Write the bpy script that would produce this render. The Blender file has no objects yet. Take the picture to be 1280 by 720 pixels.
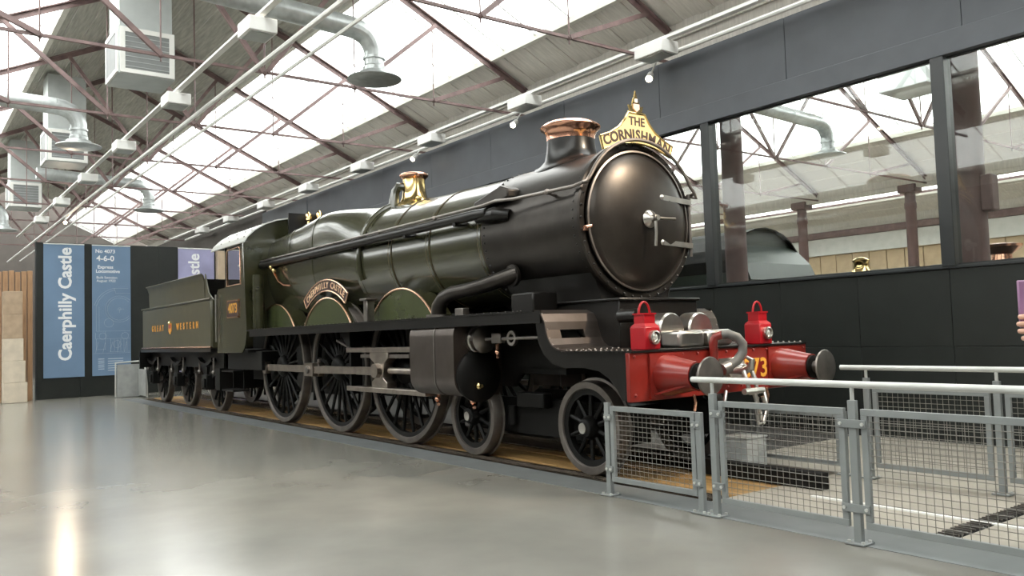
import bpy, math, random
from mathutils import Matrix, Vector
random.seed(4)
SC = bpy.context.scene
COL = SC.collection
R = math.radians
PI = math.pi

# ------------------------------------------------------------------ camera
CAM_POS = Vector((6.464, -6.5865, 1.470))
YAW, PITCH, ROLL = R(53.134), R(3.181), R(-1.803)
F_PX = 1038.7
fwd = Vector((-math.sin(YAW) * math.cos(PITCH), math.cos(YAW) * math.cos(PITCH), math.sin(PITCH)))
rgt = Vector((math.cos(YAW), math.sin(YAW), 0))
upv = rgt.cross(fwd)
r2 = rgt * math.cos(ROLL) + upv * math.sin(ROLL)
u2 = upv * math.cos(ROLL) - rgt * math.sin(ROLL)
cd = bpy.data.cameras.new('camera')
cam = bpy.data.objects.new('camera', cd)
COL.objects.link(cam)
cam.matrix_world = Matrix(((r2.x, u2.x, -fwd.x, CAM_POS.x), (r2.y, u2.y, -fwd.y, CAM_POS.y), (r2.z, u2.z, -fwd.z, CAM_POS.z), (0, 0, 0, 1)))
cd.sensor_width = 36
cd.lens = F_PX / 1280 * 36
cd.clip_start = .05
cd.clip_end = 300
SC.camera = cam

# ------------------------------------------------------------------ world, exposure
W = bpy.data.worlds.new('overcast_sky')
SC.world = W
W.use_nodes = True
bg = W.node_tree.nodes['Background']
bg.inputs[0].default_value = (1., .985, .95, 1)
bg.inputs[1].default_value = 7.6
SC.view_settings.view_transform = 'Standard'
SC.view_settings.look = 'None'
SC.view_settings.gamma = 1
SC.view_settings.use_curve_mapping = False
SC.view_settings.exposure = 0.0

# ------------------------------------------------------------------ materials
MATS = {}


def mat(name, col, rough=.5, metal=0., var=.12, scale=6., bump=0., bscale=40., coat=0., emit=None, estr=0., rvar=0., stretch=None, spec=None):
    if name in MATS:
        return MATS[name]
    m = bpy.data.materials.new(name)
    m.use_nodes = True
    nt = m.node_tree
    b = nt.nodes['Principled BSDF']
    b.inputs['Roughness'].default_value = rough
    b.inputs['Metallic'].default_value = metal
    if spec is not None:
        b.inputs['Specular IOR Level'].default_value = spec
    if coat:
        b.inputs['Coat Weight'].default_value = coat
        b.inputs['Coat Roughness'].default_value = .12
    tc = nt.nodes.new('ShaderNodeTexCoord')
    src = tc.outputs['Object']
    if stretch:
        mp = nt.nodes.new('ShaderNodeMapping')
        mp.inputs['Scale'].default_value = stretch
        nt.links.new(src, mp.inputs['Vector'])
        src = mp.outputs['Vector']
    nz = nt.nodes.new('ShaderNodeTexNoise')
    nz.inputs['Scale'].default_value = scale
    nz.inputs['Detail'].default_value = 5
    nt.links.new(src, nz.inputs['Vector'])
    rp = nt.nodes.new('ShaderNodeValToRGB')
    rp.color_ramp.elements[0].position = .3
    rp.color_ramp.elements[1].position = .7
    rp.color_ramp.elements[0].color = tuple(max(0, c * (1 - var)) for c in col) + (1,)
    rp.color_ramp.elements[1].color = tuple(min(1, c * (1 + var)) for c in col) + (1,)
    nt.links.new(nz.outputs['Fac'], rp.inputs['Fac'])
    nt.links.new(rp.outputs['Color'], b.inputs['Base Color'])
    if rvar:
        mr = nt.nodes.new('ShaderNodeMapRange')
        mr.inputs['To Min'].default_value = max(.02, rough - rvar)
        mr.inputs['To Max'].default_value = rough + rvar
        nt.links.new(nz.outputs['Fac'], mr.inputs['Value'])
        nt.links.new(mr.outputs['Result'], b.inputs['Roughness'])
    if bump:
        n2 = nt.nodes.new('ShaderNodeTexNoise')
        n2.inputs['Scale'].default_value = bscale
        n2.inputs['Detail'].default_value = 4
        nt.links.new(src, n2.inputs['Vector'])
        bp = nt.nodes.new('ShaderNodeBump')
        bp.inputs['Strength'].default_value = bump
        bp.inputs['Distance'].default_value = .02
        nt.links.new(n2.outputs['Fac'], bp.inputs['Height'])
        nt.links.new(bp.outputs['Normal'], b.inputs['Normal'])
    if emit:
        b.inputs['Emission Color'].default_value = emit + (1,)
        b.inputs['Emission Strength'].default_value = estr
    MATS[name] = m
    return m


def glass(name, tint, gloss, rough=.03, trans=0.):
    m = bpy.data.materials.new(name)
    m.use_nodes = True
    nt = m.node_tree
    nt.nodes.remove(nt.nodes['Principled BSDF'])
    out = nt.nodes['Material Output']
    t = nt.nodes.new('ShaderNodeBsdfTransparent')
    t.inputs[0].default_value = tint + (1,)
    g = nt.nodes.new('ShaderNodeBsdfGlossy')
    g.inputs['Roughness'].default_value = rough
    lw = nt.nodes.new('ShaderNodeLayerWeight')
    lw.inputs['Blend'].default_value = .5
    pw = nt.nodes.new('ShaderNodeMath')
    pw.operation = 'POWER'
    pw.inputs[1].default_value = 4.
    nt.links.new(lw.outputs['Facing'], pw.inputs[0])
    ml = nt.nodes.new('ShaderNodeMath')
    ml.operation = 'MULTIPLY_ADD'
    ml.inputs[1].default_value = .5 * gloss
    ml.inputs[2].default_value = .03 * gloss
    nt.links.new(pw.outputs[0], ml.inputs[0])
    mx = nt.nodes.new('ShaderNodeMixShader')
    nt.links.new(ml.outputs[0], mx.inputs[0])
    nt.links.new(t.outputs[0], mx.inputs[1])
    nt.links.new(g.outputs[0], mx.inputs[2])
    last = mx
    if trans:
        d = nt.nodes.new('ShaderNodeBsdfTranslucent')
        d.inputs[0].default_value = (.9, .92, .92, 1)
        m2 = nt.nodes.new('ShaderNodeMixShader')
        m2.inputs[0].default_value = trans
        nt.links.new(mx.outputs[0], m2.inputs[1])
        nt.links.new(d.outputs[0], m2.inputs[2])
        last = m2
    nt.links.new(last.outputs[0], out.inputs[0])
    MATS[name] = m
    return m


M_floor = mat('polished_concrete', (.215, .208, .185), .20, 0, .12, 1.1, rvar=.025)
M_kerb = mat('grey_floor_paint', (.14, .15, .152), .5, 0, .1, 3)
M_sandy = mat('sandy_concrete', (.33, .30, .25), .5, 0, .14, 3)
M_dark = mat('charcoal_panel', (.021, .0235, .0215), .45, 0, .12, 2.5, spec=.3)
M_darkfascia = mat('grey_fascia_panel', (.085, .092, .105), .48, 0, .1, 2)
M_mull = mat('mullion_paint', (.024, .027, .028), .35, 0, .1, 3)
M_tan = mat('tan_board', (.50, .40, .29), .6, 0, .12, 3)
M_board = mat('grey_roof_board', (.62, .59, .545), .8, 0, .12, 5, .15, 20, stretch=(5, .6, .6))
M_boardcap = mat('weathered_roof_board', (.40, .395, .35), .8, 0, .2, 5, .25, 20, stretch=(.4, 4, 4))
M_curb = mat('pale_curb_paint', (.62, .61, .55), .6, 0, .1, 4)
M_truss = mat('red_brown_steel', (.20, .135, .13), .55, 0, .25, 5)
M_pipew = mat('white_pipe_paint', (.78, .78, .75), .45, 0, .05, 5)
M_box = mat('white_box_enamel', (.86, .86, .84), .4, 0, .03, 5)
M_duct = mat('galvanised_duct', (.50, .53, .53), .38, .55, .15, 9)
M_ductbox = mat('grey_duct_paint', (.46, .49, .485), .5, .1, .08, 4)
M_ductdark = mat('dark_louvre', (.21, .22, .22), .6, 0, .1, 6)
M_green = mat('loco_green', (.034, .035, .016), .24, 0, .18, 3, coat=.7)
M_greent = mat('splasher_green', (.055, .066, .028), .22, 0, .12, 3, coat=.4)
M_black = mat('loco_black', (.009, .0083, .0078), .30, 0, .25, 4, coat=.08, spec=.32)
M_smoke = mat('smokebox_black', (.046, .041, .037), .34, .8, .2, 4, .02, 60)
M_frame = mat('frame_black', (.005, .0047, .0043), .5, 0, .3, 4, spec=.22)
M_steel = mat('polished_steel', (.52, .50, .47), .28, 1., .15, 6)
M_dsteel = mat('dull_steel', (.22, .20, .185), .38, .9, .22, 6)
M_motion = mat('motion_steel', (.38, .335, .295), .33, 1., .18, 7)
M_tender = mat('tender_green', (.058, .054, .027), .40, 0, .15, 3, coat=.12)
M_darkfloor = mat('shade_painted_floor', (.045, .042, .038), .6, 0, .2, 3)  # dark base colour stands for the shade seen beneath and beyond the locomotive
M_tyre = mat('worn_tyre_steel', (.15, .132, .118), .45, .6, .2, 7)
M_copper = mat('polished_copper', (.86, .47, .33), .16, 1., .08, 5)
M_brass = mat('polished_brass', (.88, .66, .30), .15, 1., .08, 5)
M_bead = mat('copper_beading', (.75, .48, .34), .25, 1., .1, 8)
M_red = mat('buffer_beam_red', (.20, .015, .010), .32, 0, .14, 5, coat=.3)
M_lampred = mat('lamp_red', (.34, .004, .010), .35, 0, .08, 6)
M_orange = mat('transfer_gold', (.72, .33, .05), .5, 0, .08, 9)
M_lining = mat('orange_lining', (.085, .06, .028), .35, 0, .1, 9)
M_rubber = mat('grey_hose_rubber', (.10, .10, .095), .5, 0, .12, 8)
M_roofw = mat('cab_roof_pale', (.60, .61, .58), .30, 0, .08, 4)
M_fence = mat('fence_grey_paint', (.215, .23, .23), .42, .1, .06, 6)
M_rail_h = mat('handrail_pale_steel', (.55, .56, .54), .33, .3, .05, 6)
M_wire = mat('galvanised_wire', (.22, .21, .19), .45, .5, .1, 8)
M_timber = mat('pit_timber', (.36, .215, .08), .5, 0, .25, 5, .1, 30, stretch=(.6, 6, 6))
M_railst = mat('rail_steel', (.45, .38, .31), .25, .9, .2, 6)
M_pit = mat('slot_dark', (.012, .012, .012), .8, 0, .1, 4, spec=.1)
M_banner = mat('banner_blue', (.15, .235, .36), .65, 0, .06, 1.5)
M_banner2 = mat('banner_lilac', (.33, .33, .52), .65, 0, .25, .8)
M_white = mat('print_white', (.80, .82, .84), .6, 0, .02, 4)
M_faint = mat('print_pale_blue', (.48, .57, .66), .6, 0, .05, 4)
M_wood = mat('orange_brown_timber', (.36, .21, .11), .6, 0, .22, 4, .1, 25, stretch=(6, 6, .5))
M_pale = mat('pale_block', (.60, .52, .41), .6, 0, .1, 4)
M_col = mat('column_maroon', (.14, .085, .08), .5, 0, .15, 4)
M_skin = mat('skin', (.62, .36, .26), .5, 0, .08, 20)
M_cloth = mat('black_cloth', (.015, .015, .017), .8, 0, .2, 30)
M_jean = mat('dark_denim', (.03, .035, .06), .8, 0, .2, 40)
M_hair = mat('dark_brown_hair', (.035, .02, .012), .6, 0, .2, 40)
M_phone = mat('lilac_phone_case', (.32, .17, .30), .35, 0, .1, 10)
M_sofgreen = mat('far_green_paint', (.045, .055, .048), .4, 0, .12, 3)
M_brick = mat('hall_wall_grey', (.07, .062, .055), .8, 0, .12, 2)
M_lampglow = mat('lamp_glow', (.9, .8, .6), .4, 0, .02, 4, emit=(1., .80, .55), estr=40.)
M_gwhite = mat('girder_white', (.66, .67, .64), .5, 0, .08, 3)
M_gtan = mat('corrugated_tan', (.55, .42, .27), .6, 0, .1, 3)
M_lens = mat('lamp_lens', (.75, .80, .78), .08, .6, .05, 9)
M_num = mat('number_gold', (.70, .36, .05), .45, 0, .06, 9)
M_plate = mat('plate_maroon', (.035, .012, .011), .4, 0, .1, 6)
M_gold = mat('headboard_gold', (.90, .70, .34), .35, .15, .08, 7)
M_glass_roof = glass('roof_glass', (.92, .94, .94), .5, .05, .10)
M_glass_win = glass('window_glass', (.90, .92, .91), 1.3, .015)
M_glass_cab = glass('cab_glass', (.88, .9, .88), 1.0, .02)
M_cyl = mat('cylinder_cladding', (.085, .07, .062), .34, .75, .15, 5)

# ------------------------------------------------------------------ mesh builder
ORG = {}


class MB:
    def __init__(s):
        s.v = []
        s.f = []

    def add(s, vs, fs, mx=None):
        o = len(s.v)
        if mx is not None:
            vs = [mx @ Vector(p) for p in vs]
        s.v += [tuple(p) for p in vs]
        s.f += [tuple(i + o for i in f) for f in fs]
        return s

    def box(s, x0, x1, y0, y1, z0, z1, mx=None):
        vs = [(x, y, z) for x in (x0, x1) for y in (y0, y1) for z in (z0, z1)]
        fs = [(0, 1, 3, 2), (4, 6, 7, 5), (0, 4, 5, 1), (2, 3, 7, 6), (0, 2, 6, 4), (1, 5, 7, 3)]
        return s.add(vs, fs, mx)

    def bar(s, p0, p1, w, h, up=(0, 0, 1)):
        p0, p1 = Vector(p0), Vector(p1)
        d = (p1 - p0).normalized()
        a = d.cross(Vector(up))
        if a.length < 1e-4:
            a = d.cross(Vector((1, 0, 0)))
        a.normalize()
        b = a.cross(d).normalized()
        vs = []
        for p in (p0, p1):
            for i, j in ((-1, -1), (1, -1), (1, 1), (-1, 1)):
                vs.append(p + a * (i * w / 2) + b * (j * h / 2))
        return s.add(vs, [(0, 1, 2, 3), (7, 6, 5, 4), (0, 4, 5, 1), (1, 5, 6, 2), (2, 6, 7, 3), (3, 7, 4, 0)])

    def rings(s, rs, cap=True, closed=False):
        n = len(rs[0])
        o = len(s.v)
        for r in rs:
            s.v += [tuple(p) for p in r]
        m = len(rs)
        for i in range(m if closed else m - 1):
            a, b = o + i * n, o + ((i + 1) % m) * n
            for j in range(n):
                k = (j + 1) % n
                s.f.append((a + j, a + k, b + k, b + j))
        if cap and not closed:
            s.f.append(tuple(o + j for j in range(n))[::-1])
            s.f.append(tuple(o + (m - 1) * n + j for j in range(n)))
        return s

    def tube(s, path, r, n=8, cap=True):
        P = [Vector(p) for p in path]
        rs = []
        ref = None
        for i, p in enumerate(P):
            if i == 0:
                d = P[1] - P[0]
            elif i == len(P) - 1:
                d = P[-1] - P[-2]
            else:
                d = (P[i + 1] - P[i]).normalized() + (P[i] - P[i - 1]).normalized()
            d.normalize()
            if ref is None:
                ref = Vector((0, 0, 1)) if abs(d.z) < .9 else Vector((1, 0, 0))
            a = d.cross(ref)
            if a.length < 1e-5:
                a = d.cross(Vector((0, 1, 0)))
            a.normalize()
            b = a.cross(d)
            ref = b
            rr = r[i] if isinstance(r, (list, tuple)) else r
            rs.append([p + (a * math.cos(t) + b * math.sin(t)) * rr for t in [2 * PI * k / n for k in range(n)]])
        return s.rings(rs, cap)

    def cyl(s, p0, p1, r0, r1=None, n=20):
        return s.tube([p0, p1], [r0, r0 if r1 is None else r1], n)

    def lathe(s, prof, c, axis='z', n=32, cap=True):
        rs = []
        for r, h in prof:
            ring = []
            for k in range(n):
                t = 2 * PI * k / n
                a, b = r * math.cos(t), r * math.sin(t)
                if axis == 'z':
                    q = (c[0] + a, c[1] + b, c[2] + h)
                elif axis == 'x':
                    q = (c[0] + h, c[1] + a, c[2] + b)
                else:
                    q = (c[0] + b, c[1] + h, c[2] + a)
                ring.append(q)
            rs.append(ring)
        return s.rings(rs, cap)

    def annulus(s, prof, c, axis='y', n=40):
        # closed profile revolved (a ring)
        rs = []
        for k in range(n):
            t = 2 * PI * k / n
            ring = []
            for r, h in prof:
                a, b = r * math.cos(t), r * math.sin(t)
                if axis == 'y':
                    ring.append((c[0] + b, c[1] + h, c[2] + a))
                elif axis == 'x':
                    ring.append((c[0] + h, c[1] + a, c[2] + b))
                else:
                    ring.append((c[0] + a, c[1] + b, c[2] + h))
            rs.append(ring)
        return s.rings(rs, False, True)

    def prism(s, poly, plane, a0, a1):
        def P(u, v, w):
            return {'xz': (u, w, v), 'yz': (w, u, v), 'xy': (u, v, w)}[plane]
        n = len(poly)
        vs = [P(u, v, a0) for u, v in poly] + [P(u, v, a1) for u, v in poly]
        fs = [tuple(range(n))[::-1], tuple(range(n, 2 * n))] + [(i, (i + 1) % n, n + (i + 1) % n, n + i) for i in range(n)]
        return s.add(vs, fs)

    def strip(s, pts, plane, a0, a1, th):
        # thick ribbon following pts (u,v), extruded a0..a1
        n = len(pts)
        out = []
        for i in range(n):
            a = Vector(pts[max(0, i - 1)])
            b = Vector(pts[min(n - 1, i + 1)])
            d = (b - a).normalized()
            nn = Vector((-d.y, d.x))
            out.append((Vector(pts[i]) + nn * th / 2, Vector(pts[i]) - nn * th / 2))
        for i in range(n - 1):
            s.prism([out[i][0], out[i + 1][0], out[i + 1][1], out[i][1]], plane, a0, a1)
        return s

    def sphere(s, c, r, n=10, sz=1.):
        return s.lathe([(max(.001, r * math.sin(PI * i / n)), -r * sz * math.cos(PI * i / n)) for i in range(n + 1)], c, 'z', n * 2)

    def text(s, body, size, mx, ext=.004, align='CENTER', offset=0.):
        vs, fs = text_mesh(body, size, ext, align, offset)
        return s.add(vs, fs, mx)

    def build(s, name, m, parent=None, smooth=35, bevel=0., kind=None):
        me = bpy.data.meshes.new(name)
        o0 = ORG.get(parent.name, Vector((0, 0, 0))) if parent else Vector((0, 0, 0))
        me.from_pydata([tuple(Vector(p) - o0) for p in s.v], [], s.f)
        me.materials.append(m)
        import bmesh
        bm = bmesh.new()
        bm.from_mesh(me)
        bmesh.ops.recalc_face_normals(bm, faces=bm.faces)
        bm.to_mesh(me)
        bm.free()
        if smooth:
            me.polygons.foreach_set('use_smooth', [True] * len(me.polygons))
            me.set_sharp_from_angle(angle=R(smooth))
        ob = bpy.data.objects.new(name, me)
        COL.objects.link(ob)
        if parent:
            ob.parent = parent
            ORG[ob.name] = o0
        if bevel:
            b = ob.modifiers.new('bevel', 'BEVEL')
            b.width = bevel
            b.segments = 2
            b.limit_method = 'ANGLE'
        if kind:
            ob['kind'] = kind
        return ob


TM = {}


def text_mesh(body, size, ext, align, offset):
    key = (body, size, ext, align, offset)
    if key not in TM:
        c = bpy.data.curves.new('lettering', 'FONT')
        c.body = body
        c.size = size
        c.extrude = ext
        c.align_x = align
        c.align_y = 'CENTER'
        c.offset = offset
        c.resolution_u = 3
        o = bpy.data.objects.new('lettering_source', c)
        COL.objects.link(o)
        bpy.context.view_layer.update()
        me = bpy.data.meshes.new_from_object(o)
        TM[key] = ([tuple(v.co) for v in me.vertices], [tuple(p.vertices) for p in me.polygons])
        bpy.data.objects.remove(o)
        bpy.data.meshes.remove(me)
        bpy.data.curves.remove(c)
    return TM[key]


def basis(right, up, loc):
    r, u = Vector(right).normalized(), Vector(up).normalized()
    n = r.cross(u)
    return Matrix(((r.x, u.x, n.x, loc[0]), (r.y, u.y, n.y, loc[1]), (r.z, u.z, n.z, loc[2]), (0, 0, 0, 1)))


def thing(name, label, cat, loc=(0, 0, 0), group=None):
    o = bpy.data.objects.new(name, None)
    o.empty_display_size = .2
    COL.objects.link(o)
    o.location = loc
    ORG[o.name] = Vector(loc)
    return tag(o, label, cat, group)


def tag(o, label, cat, group=None):
    o['label'] = label
    o['category'] = cat
    if group:
        o['group'] = group
    return o


def struct(o):
    o['kind'] = 'structure'
    return o


def sroot(name, loc=(0, 0, 0)):
    o = bpy.data.objects.new(name, None)
    COL.objects.link(o)
    o.location = loc
    ORG[o.name] = Vector(loc)
    o['kind'] = 'structure'
    return o


def inst(src, loc, parent, rot=None, name=None):
    # another object on the same mesh data; loc is an offset from the source placement
    o = bpy.data.objects.new(name or src.name.split('.')[0], src.data)
    COL.objects.link(o)
    o.parent = parent
    base = Vector(loc)
    if parent is not None and parent.name in ORG and src.parent is not None and src.parent.name in ORG:
        base = base + ORG[src.parent.name] - ORG[parent.name]
    o.location = base
    if rot:
        o.rotation_euler = rot
    for md in src.modifiers:
        if md.type == 'BEVEL':
            b = o.modifiers.new('bevel', 'BEVEL')
            b.width, b.segments, b.limit_method = md.width, md.segments, md.limit_method
    if parent is not None and parent.name in ORG:
        ORG[o.name] = ORG[parent.name]
    return o


def kids(o):
    return [c for c in COL.objects if c.parent == o]


def copy_tree(o, loc, label, parent=None, lvl=0):
    c = o.copy()
    COL.objects.link(c)
    if lvl == 0:
        c.location = loc
        ORG[c.name] = Vector(loc)
        c['label'] = label
    c.parent = parent
    for k in kids(o):
        copy_tree(k, None, None, c, lvl + 1)
    return c


ORD = ['first', 'second', 'third', 'fourth', 'fifth', 'sixth', 'seventh', 'eighth', 'ninth', 'tenth', 'eleventh', 'twelfth', 'thirteenth']


# ================================================================== SETTING
YC, ZR, SL = -1.6, 9.12, .47           # ridge line of the main bay, rafter slope
HALF = 5.75
TX = [-2.93 - 3.96 * k for k in range(-3, 9)]

# ---- floors
struct(MB().box(-42, 18, -20, -1.43, -.3, 0).build('floor', M_floor))
struct(MB().box(-42, -18.6, -1.43, 33, -.3, 0).build('floor', M_floor))
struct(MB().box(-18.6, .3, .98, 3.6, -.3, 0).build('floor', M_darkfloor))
struct(MB().box(.3, 18, .98, 3.6, -.3, 0).build('floor', M_sandy))
struct(MB().box(-18.6, 18, 3.6, 33, -.3, 0).build('floor', M_sandy))
struct(MB().box(1.72, 18, -1.0, .98, -.3, 0).build('floor', M_sandy))
struct(MB().box(-18.6, 18, -1.43, -1.0, -.3, .004).build('trim_1', M_kerb))
pitfl = struct(MB().box(-18.6, 1.72, -1.0, .98, -.3, -.16).build('floor', M_pit))
for sy in (-1, 1):
    rl = MB()
    rl.prism([(sy * .7175, .0), (sy * .787, .0), (sy * .79, -.03), (sy * .76, -.045), (sy * .76, -.13), (sy * .82, -.16), (sy * .68, -.16), (sy * .745, -.13), (sy * .745, -.045), (sy * .715, -.03)], 'yz', -18.6, 1.7)
    tag(rl.build('rail', M_railst), ('near' if sy < 0 else 'far') + ' running rail under the locomotive wheels', 'rail', 'running rails')
deck = sroot('floor_timber_deck')
pl = None
for i in range(3):
    for k in range(8):
        x0 = -18.5 + k * 2.53 + (i % 2) * .0
        if pl is None:
            pl = MB().box(x0, x0 + 2.515, -.60, -.372, -.16, -.01).build('plank', M_timber, deck, bevel=.006)
        else:
            inst(pl, (k * 2.53, i * .242, random.uniform(-.004, .004)), deck)
MB().box(-18.5, 1.7, .13, .165, -.16, -.002).build('glint_strip', M_railst, deck)  # polished strip added beside the planks to give the bright rail glint
tag(MB().box(2.2, 9, -.27, -.22, -.01, .012).build('floor_glint_strip', M_pipew), 'long steel strip set in the sandy floor behind the fence, its bright reflection painted white', 'strip')  # white paint in place of the steel's bright reflection
gr = thing('floor_grating', 'dark cross grating set in the floor behind the mesh fence', 'grating', (3.6, 0, 0))
MB().box(3.52, 3.68, -.98, .6, -.02, .004).build('tray', M_pit, gr)
g0 = None
for i in range(26):
    y = -.95 + i * .06
    if g0 is None:
        g0 = MB().box(3.53, 3.67, y - .008, y + .008, .002, .016).build('bar', M_dsteel, gr)
    else:
        inst(g0, (0, i * .06, 0), gr)

# ---- window wall to the right of the locomotive
WY = 3.6
wl = sroot('wall_right')
MB().box(-17.4, 10, WY + .03, WY + .13, 0, 2.10).build('backing', M_dark, wl)
MB().box(-17.4, 10, WY + .03, WY + .13, 4.70, 5.86).build('backing', M_darkfascia, wl)
MB().box(-17.4, -5.75, WY + .03, WY + .13, 2.10, 4.70).build('backing', M_dark, wl)
p1 = p2 = p3 = p4 = None
for i in range(23):
    x = -17.39 + i * 1.19
    if p1 is None:
        p1 = MB().box(x, x + 1.184, WY - .005, WY + .03, .02, 1.155).build('panel', M_dark, wl, bevel=.003)
        p2 = MB().box(x, x + 1.184, WY - .005, WY + .03, 1.161, 2.09).build('panel', M_dark, wl, bevel=.003)
    else:
        inst(p1, (i * 1.19, 0, 0), wl)
        inst(p2, (i * 1.19, 0, 0), wl)
for i in range(11):
    x = -17.39 + i * 2.42
    if p3 is None:
        p3 = MB().box(x, x + 2.412, WY - .005, WY + .03, 4.96, 5.86).build('panel', M_darkfascia, wl, bevel=.003)
    else:
        inst(p3, (i * 2.42, 0, 0), wl)
for i in range(5):
    x = -17.39 + i * 2.326
    if p4 is None:
        p4 = MB().box(x, x + 2.318, WY - .005, WY + .03, 2.1, 4.69).build('panel', M_dark, wl, bevel=.003)
    else:
        inst(p4, (i * 2.326, 0, 0), wl)
MB().box(-17.4, 10, WY - .06, WY + .14, 4.66, 4.95).build('header_beam', M_darkfascia, wl, bevel=.01)
MB().box(-5.75, 10, WY - .03, WY + .14, 2.09, 2.125).build('sill', M_mull, wl, bevel=.004)
MX = [-5.62, -2.02, 1.58, 5.18, 8.78]
for i, x in enumerate(MX):
    MB().box(x, x + .165, WY - .05, WY + .14, 2.12, 4.67).build('mullion', M_mull, wl, bevel=.008)
for i in range(4):
    w = sroot('window_%d' % (i + 1), (MX[i], WY, 2.12))
    MB().box(MX[i] + .165, MX[i + 1], WY + .05, WY + .06, 2.125, 4.665).build('pane', M_glass_win, w)
    MB().box(MX[i] + .165, MX[i + 1], WY + .03, WY + .08, 2.125, 2.15).box(MX[i] + .165, MX[i + 1], WY + .03, WY + .08, 4.64, 4.665).build('frame', M_mull, w)
# tan end section and the rest of that wall
wt = sroot('wall_right_rear')
t0 = None
for i in range(4):
    x = -21.2 + i * .95
    if t0 is None:
        t0 = MB().box(x, x + .942, WY, WY + .12, 0, 5.35).build('panel', M_tan, wt, bevel=.003)
    else:
        inst(t0, (i * .95, 0, 0), wt)
MB().box(-21.2, -17.4, WY - .02, WY + .13, 5.35, 5.86).build('fascia', M_darkfascia, wt)
struct(MB().box(-42, -21.2, WY, WY + .13, 0, 6.2).build('wall_rear_side', M_brick))

# ---- banner wall across the rear of the locomotive
EX = -21.2
we = sroot('wall_end')
e0 = None
for i in range(6):
    y = -3.16 + i * 1.127
    if e0 is None:
        e0 = MB().box(EX - .12, EX, y, y + 1.122, 0, 4.6).build('panel', M_dark, we, bevel=.003)
    else:
        inst(e0, (0, i * 1.127, 0), we)

# outer shell of the hall
struct(MB().box(-42.2, -42, -20, 33, -.3, 9.6).build('wall_rear', M_brick))
struct(MB().box(18, 18.2, -20, 33, -.3, 9.6).build('wall_front', M_brick))
struct(MB().box(-42, 18, -20.2, -20, -.3, 7).build('wall_left', M_brick))

# ---- roof bays
wn = [5]
tn = [2]


def roof_bay(yc, detail, half=HALF, zr=ZR, g0=2.29, g1=4.66):
    x_lo, x_hi = TX[-1] - 7.4, TX[0] + 8
    for s in (-1, 1):
        def at(off, dz=0.):
            return (yc + s * off, zr - SL * off + dz)
        nc = round((g0 - .04) / .25)
        wc = (g0 - .04) / nc
        nl = round((half - g1) / .27)
        wl_ = (half - .0 - g1 - .02) / nl
        rows_cap = [(0.02 + i * wc, wc - .008) for i in range(nc)]
        rows_low = [(g1 + .02 + i * wl_, wl_ - .008) for i in range(nl)]
        for rows, m in ((rows_cap, M_boardcap), (rows_low, M_board)):
            c = sroot('ceiling', (0, yc, 0))
            if detail and s == 1 and m is M_board:
                for i in range(12):
                    a, b = at(rows[0][0], .09), at(rows[-1][0] + rows[-1][1], .09)
                    dz = -.02 if i % 2 else 0
                    poly = [(a[0], a[1] + dz), (b[0], b[1] + dz), (b[0], b[1] + .05), (a[0], a[1] + .05)]
                    src = None
                    for k in range(-2, len(TX)):
                        if src is None:
                            src = MB().prism(poly, 'yz', TX[0] + 7.92 - i * .33 - .324, TX[0] + 7.92 - i * .33).build('board', m, c, smooth=0)
                        else:
                            inst(src, (-3.96 * (k + 2), 0, 0), c)
                continue
            for i, (o, w) in enumerate(rows):
                a, b = at(o, .09), at(o + w, .09)
                th = .03 + (.012 if i % 2 else 0)
                dz = -.012 if i % 2 else 0
                poly = [(a[0], a[1] + dz), (b[0], b[1] + dz), (b[0], b[1] + th), (a[0], a[1] + th)]
                if detail:
                    src = None
                    for k in range(len(TX) - 1):
                        if src is None:
                            src = MB().prism(poly, 'yz', TX[k + 1] + .004, TX[k] - .004).build('board', m, c, smooth=0)
                        else:
                            inst(src, (-3.96 * k, 0, 0), c)
                    inst(src, (-3.96 * (len(TX) - 1), 0, 0), c)
                    inst(src, (3.96, 0, 0), c)
                    inst(src, (7.92, 0, 0), c)
                else:
                    MB().prism(poly, 'yz', x_lo, x_hi).build('board', m, c, smooth=0)
        # glazing
        w = sroot('window_%d' % wn[0], (0, yc, 0))
        wn[0] += 1
        a, b = at(g0, .10), at(g1, .10)
        poly = [a, b, (b[0], b[1] + .008), (a[0], a[1] + .008)]
        src = bar = None
        step = .99 if detail else 1.98
        n = int((x_hi - x_lo) / step)
        for k in range(n):
            if src is None:
                src = MB().prism(poly, 'yz', x_lo + .005, x_lo + step - .005).build('pane', M_glass_roof, w, smooth=0)
                bar = MB().bar((x_lo, a[0], a[1] - .005), (x_lo, b[0], b[1] - .005), .022, .03, (1, 0, 0)).build('glazing_bar', M_pipew, w, smooth=0)
            else:
                inst(src, (k * step, 0, 0), w)
                inst(bar, (k * step, 0, 0), w)
        for o in (g0 - .02, g1 + .01):
            q = at(o, .05)
            struct(MB().box(x_lo, x_hi, q[0] - .05, q[0] + .05, q[1] - .03, q[1] + .10).build('trim_%d' % tn[0], M_curb))
            tn[0] += 1
    struct(MB().box(x_lo, x_hi, yc - .07, yc + .07, zr + .02, zr + .17).build('trim_%d' % tn[0], M_boardcap))
    tn[0] += 1
    y = yc + half
    ze = zr - SL * half
    dp = .4 if detail else .2
    struct(MB().box(x_lo, x_hi, y - .14, y + .14, ze - dp, ze - .08).box(x_lo, x_hi, y - .2, y + .2, ze - .08, ze + .2).build('trim_%d' % tn[0], M_board))
    tn[0] += 1


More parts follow.
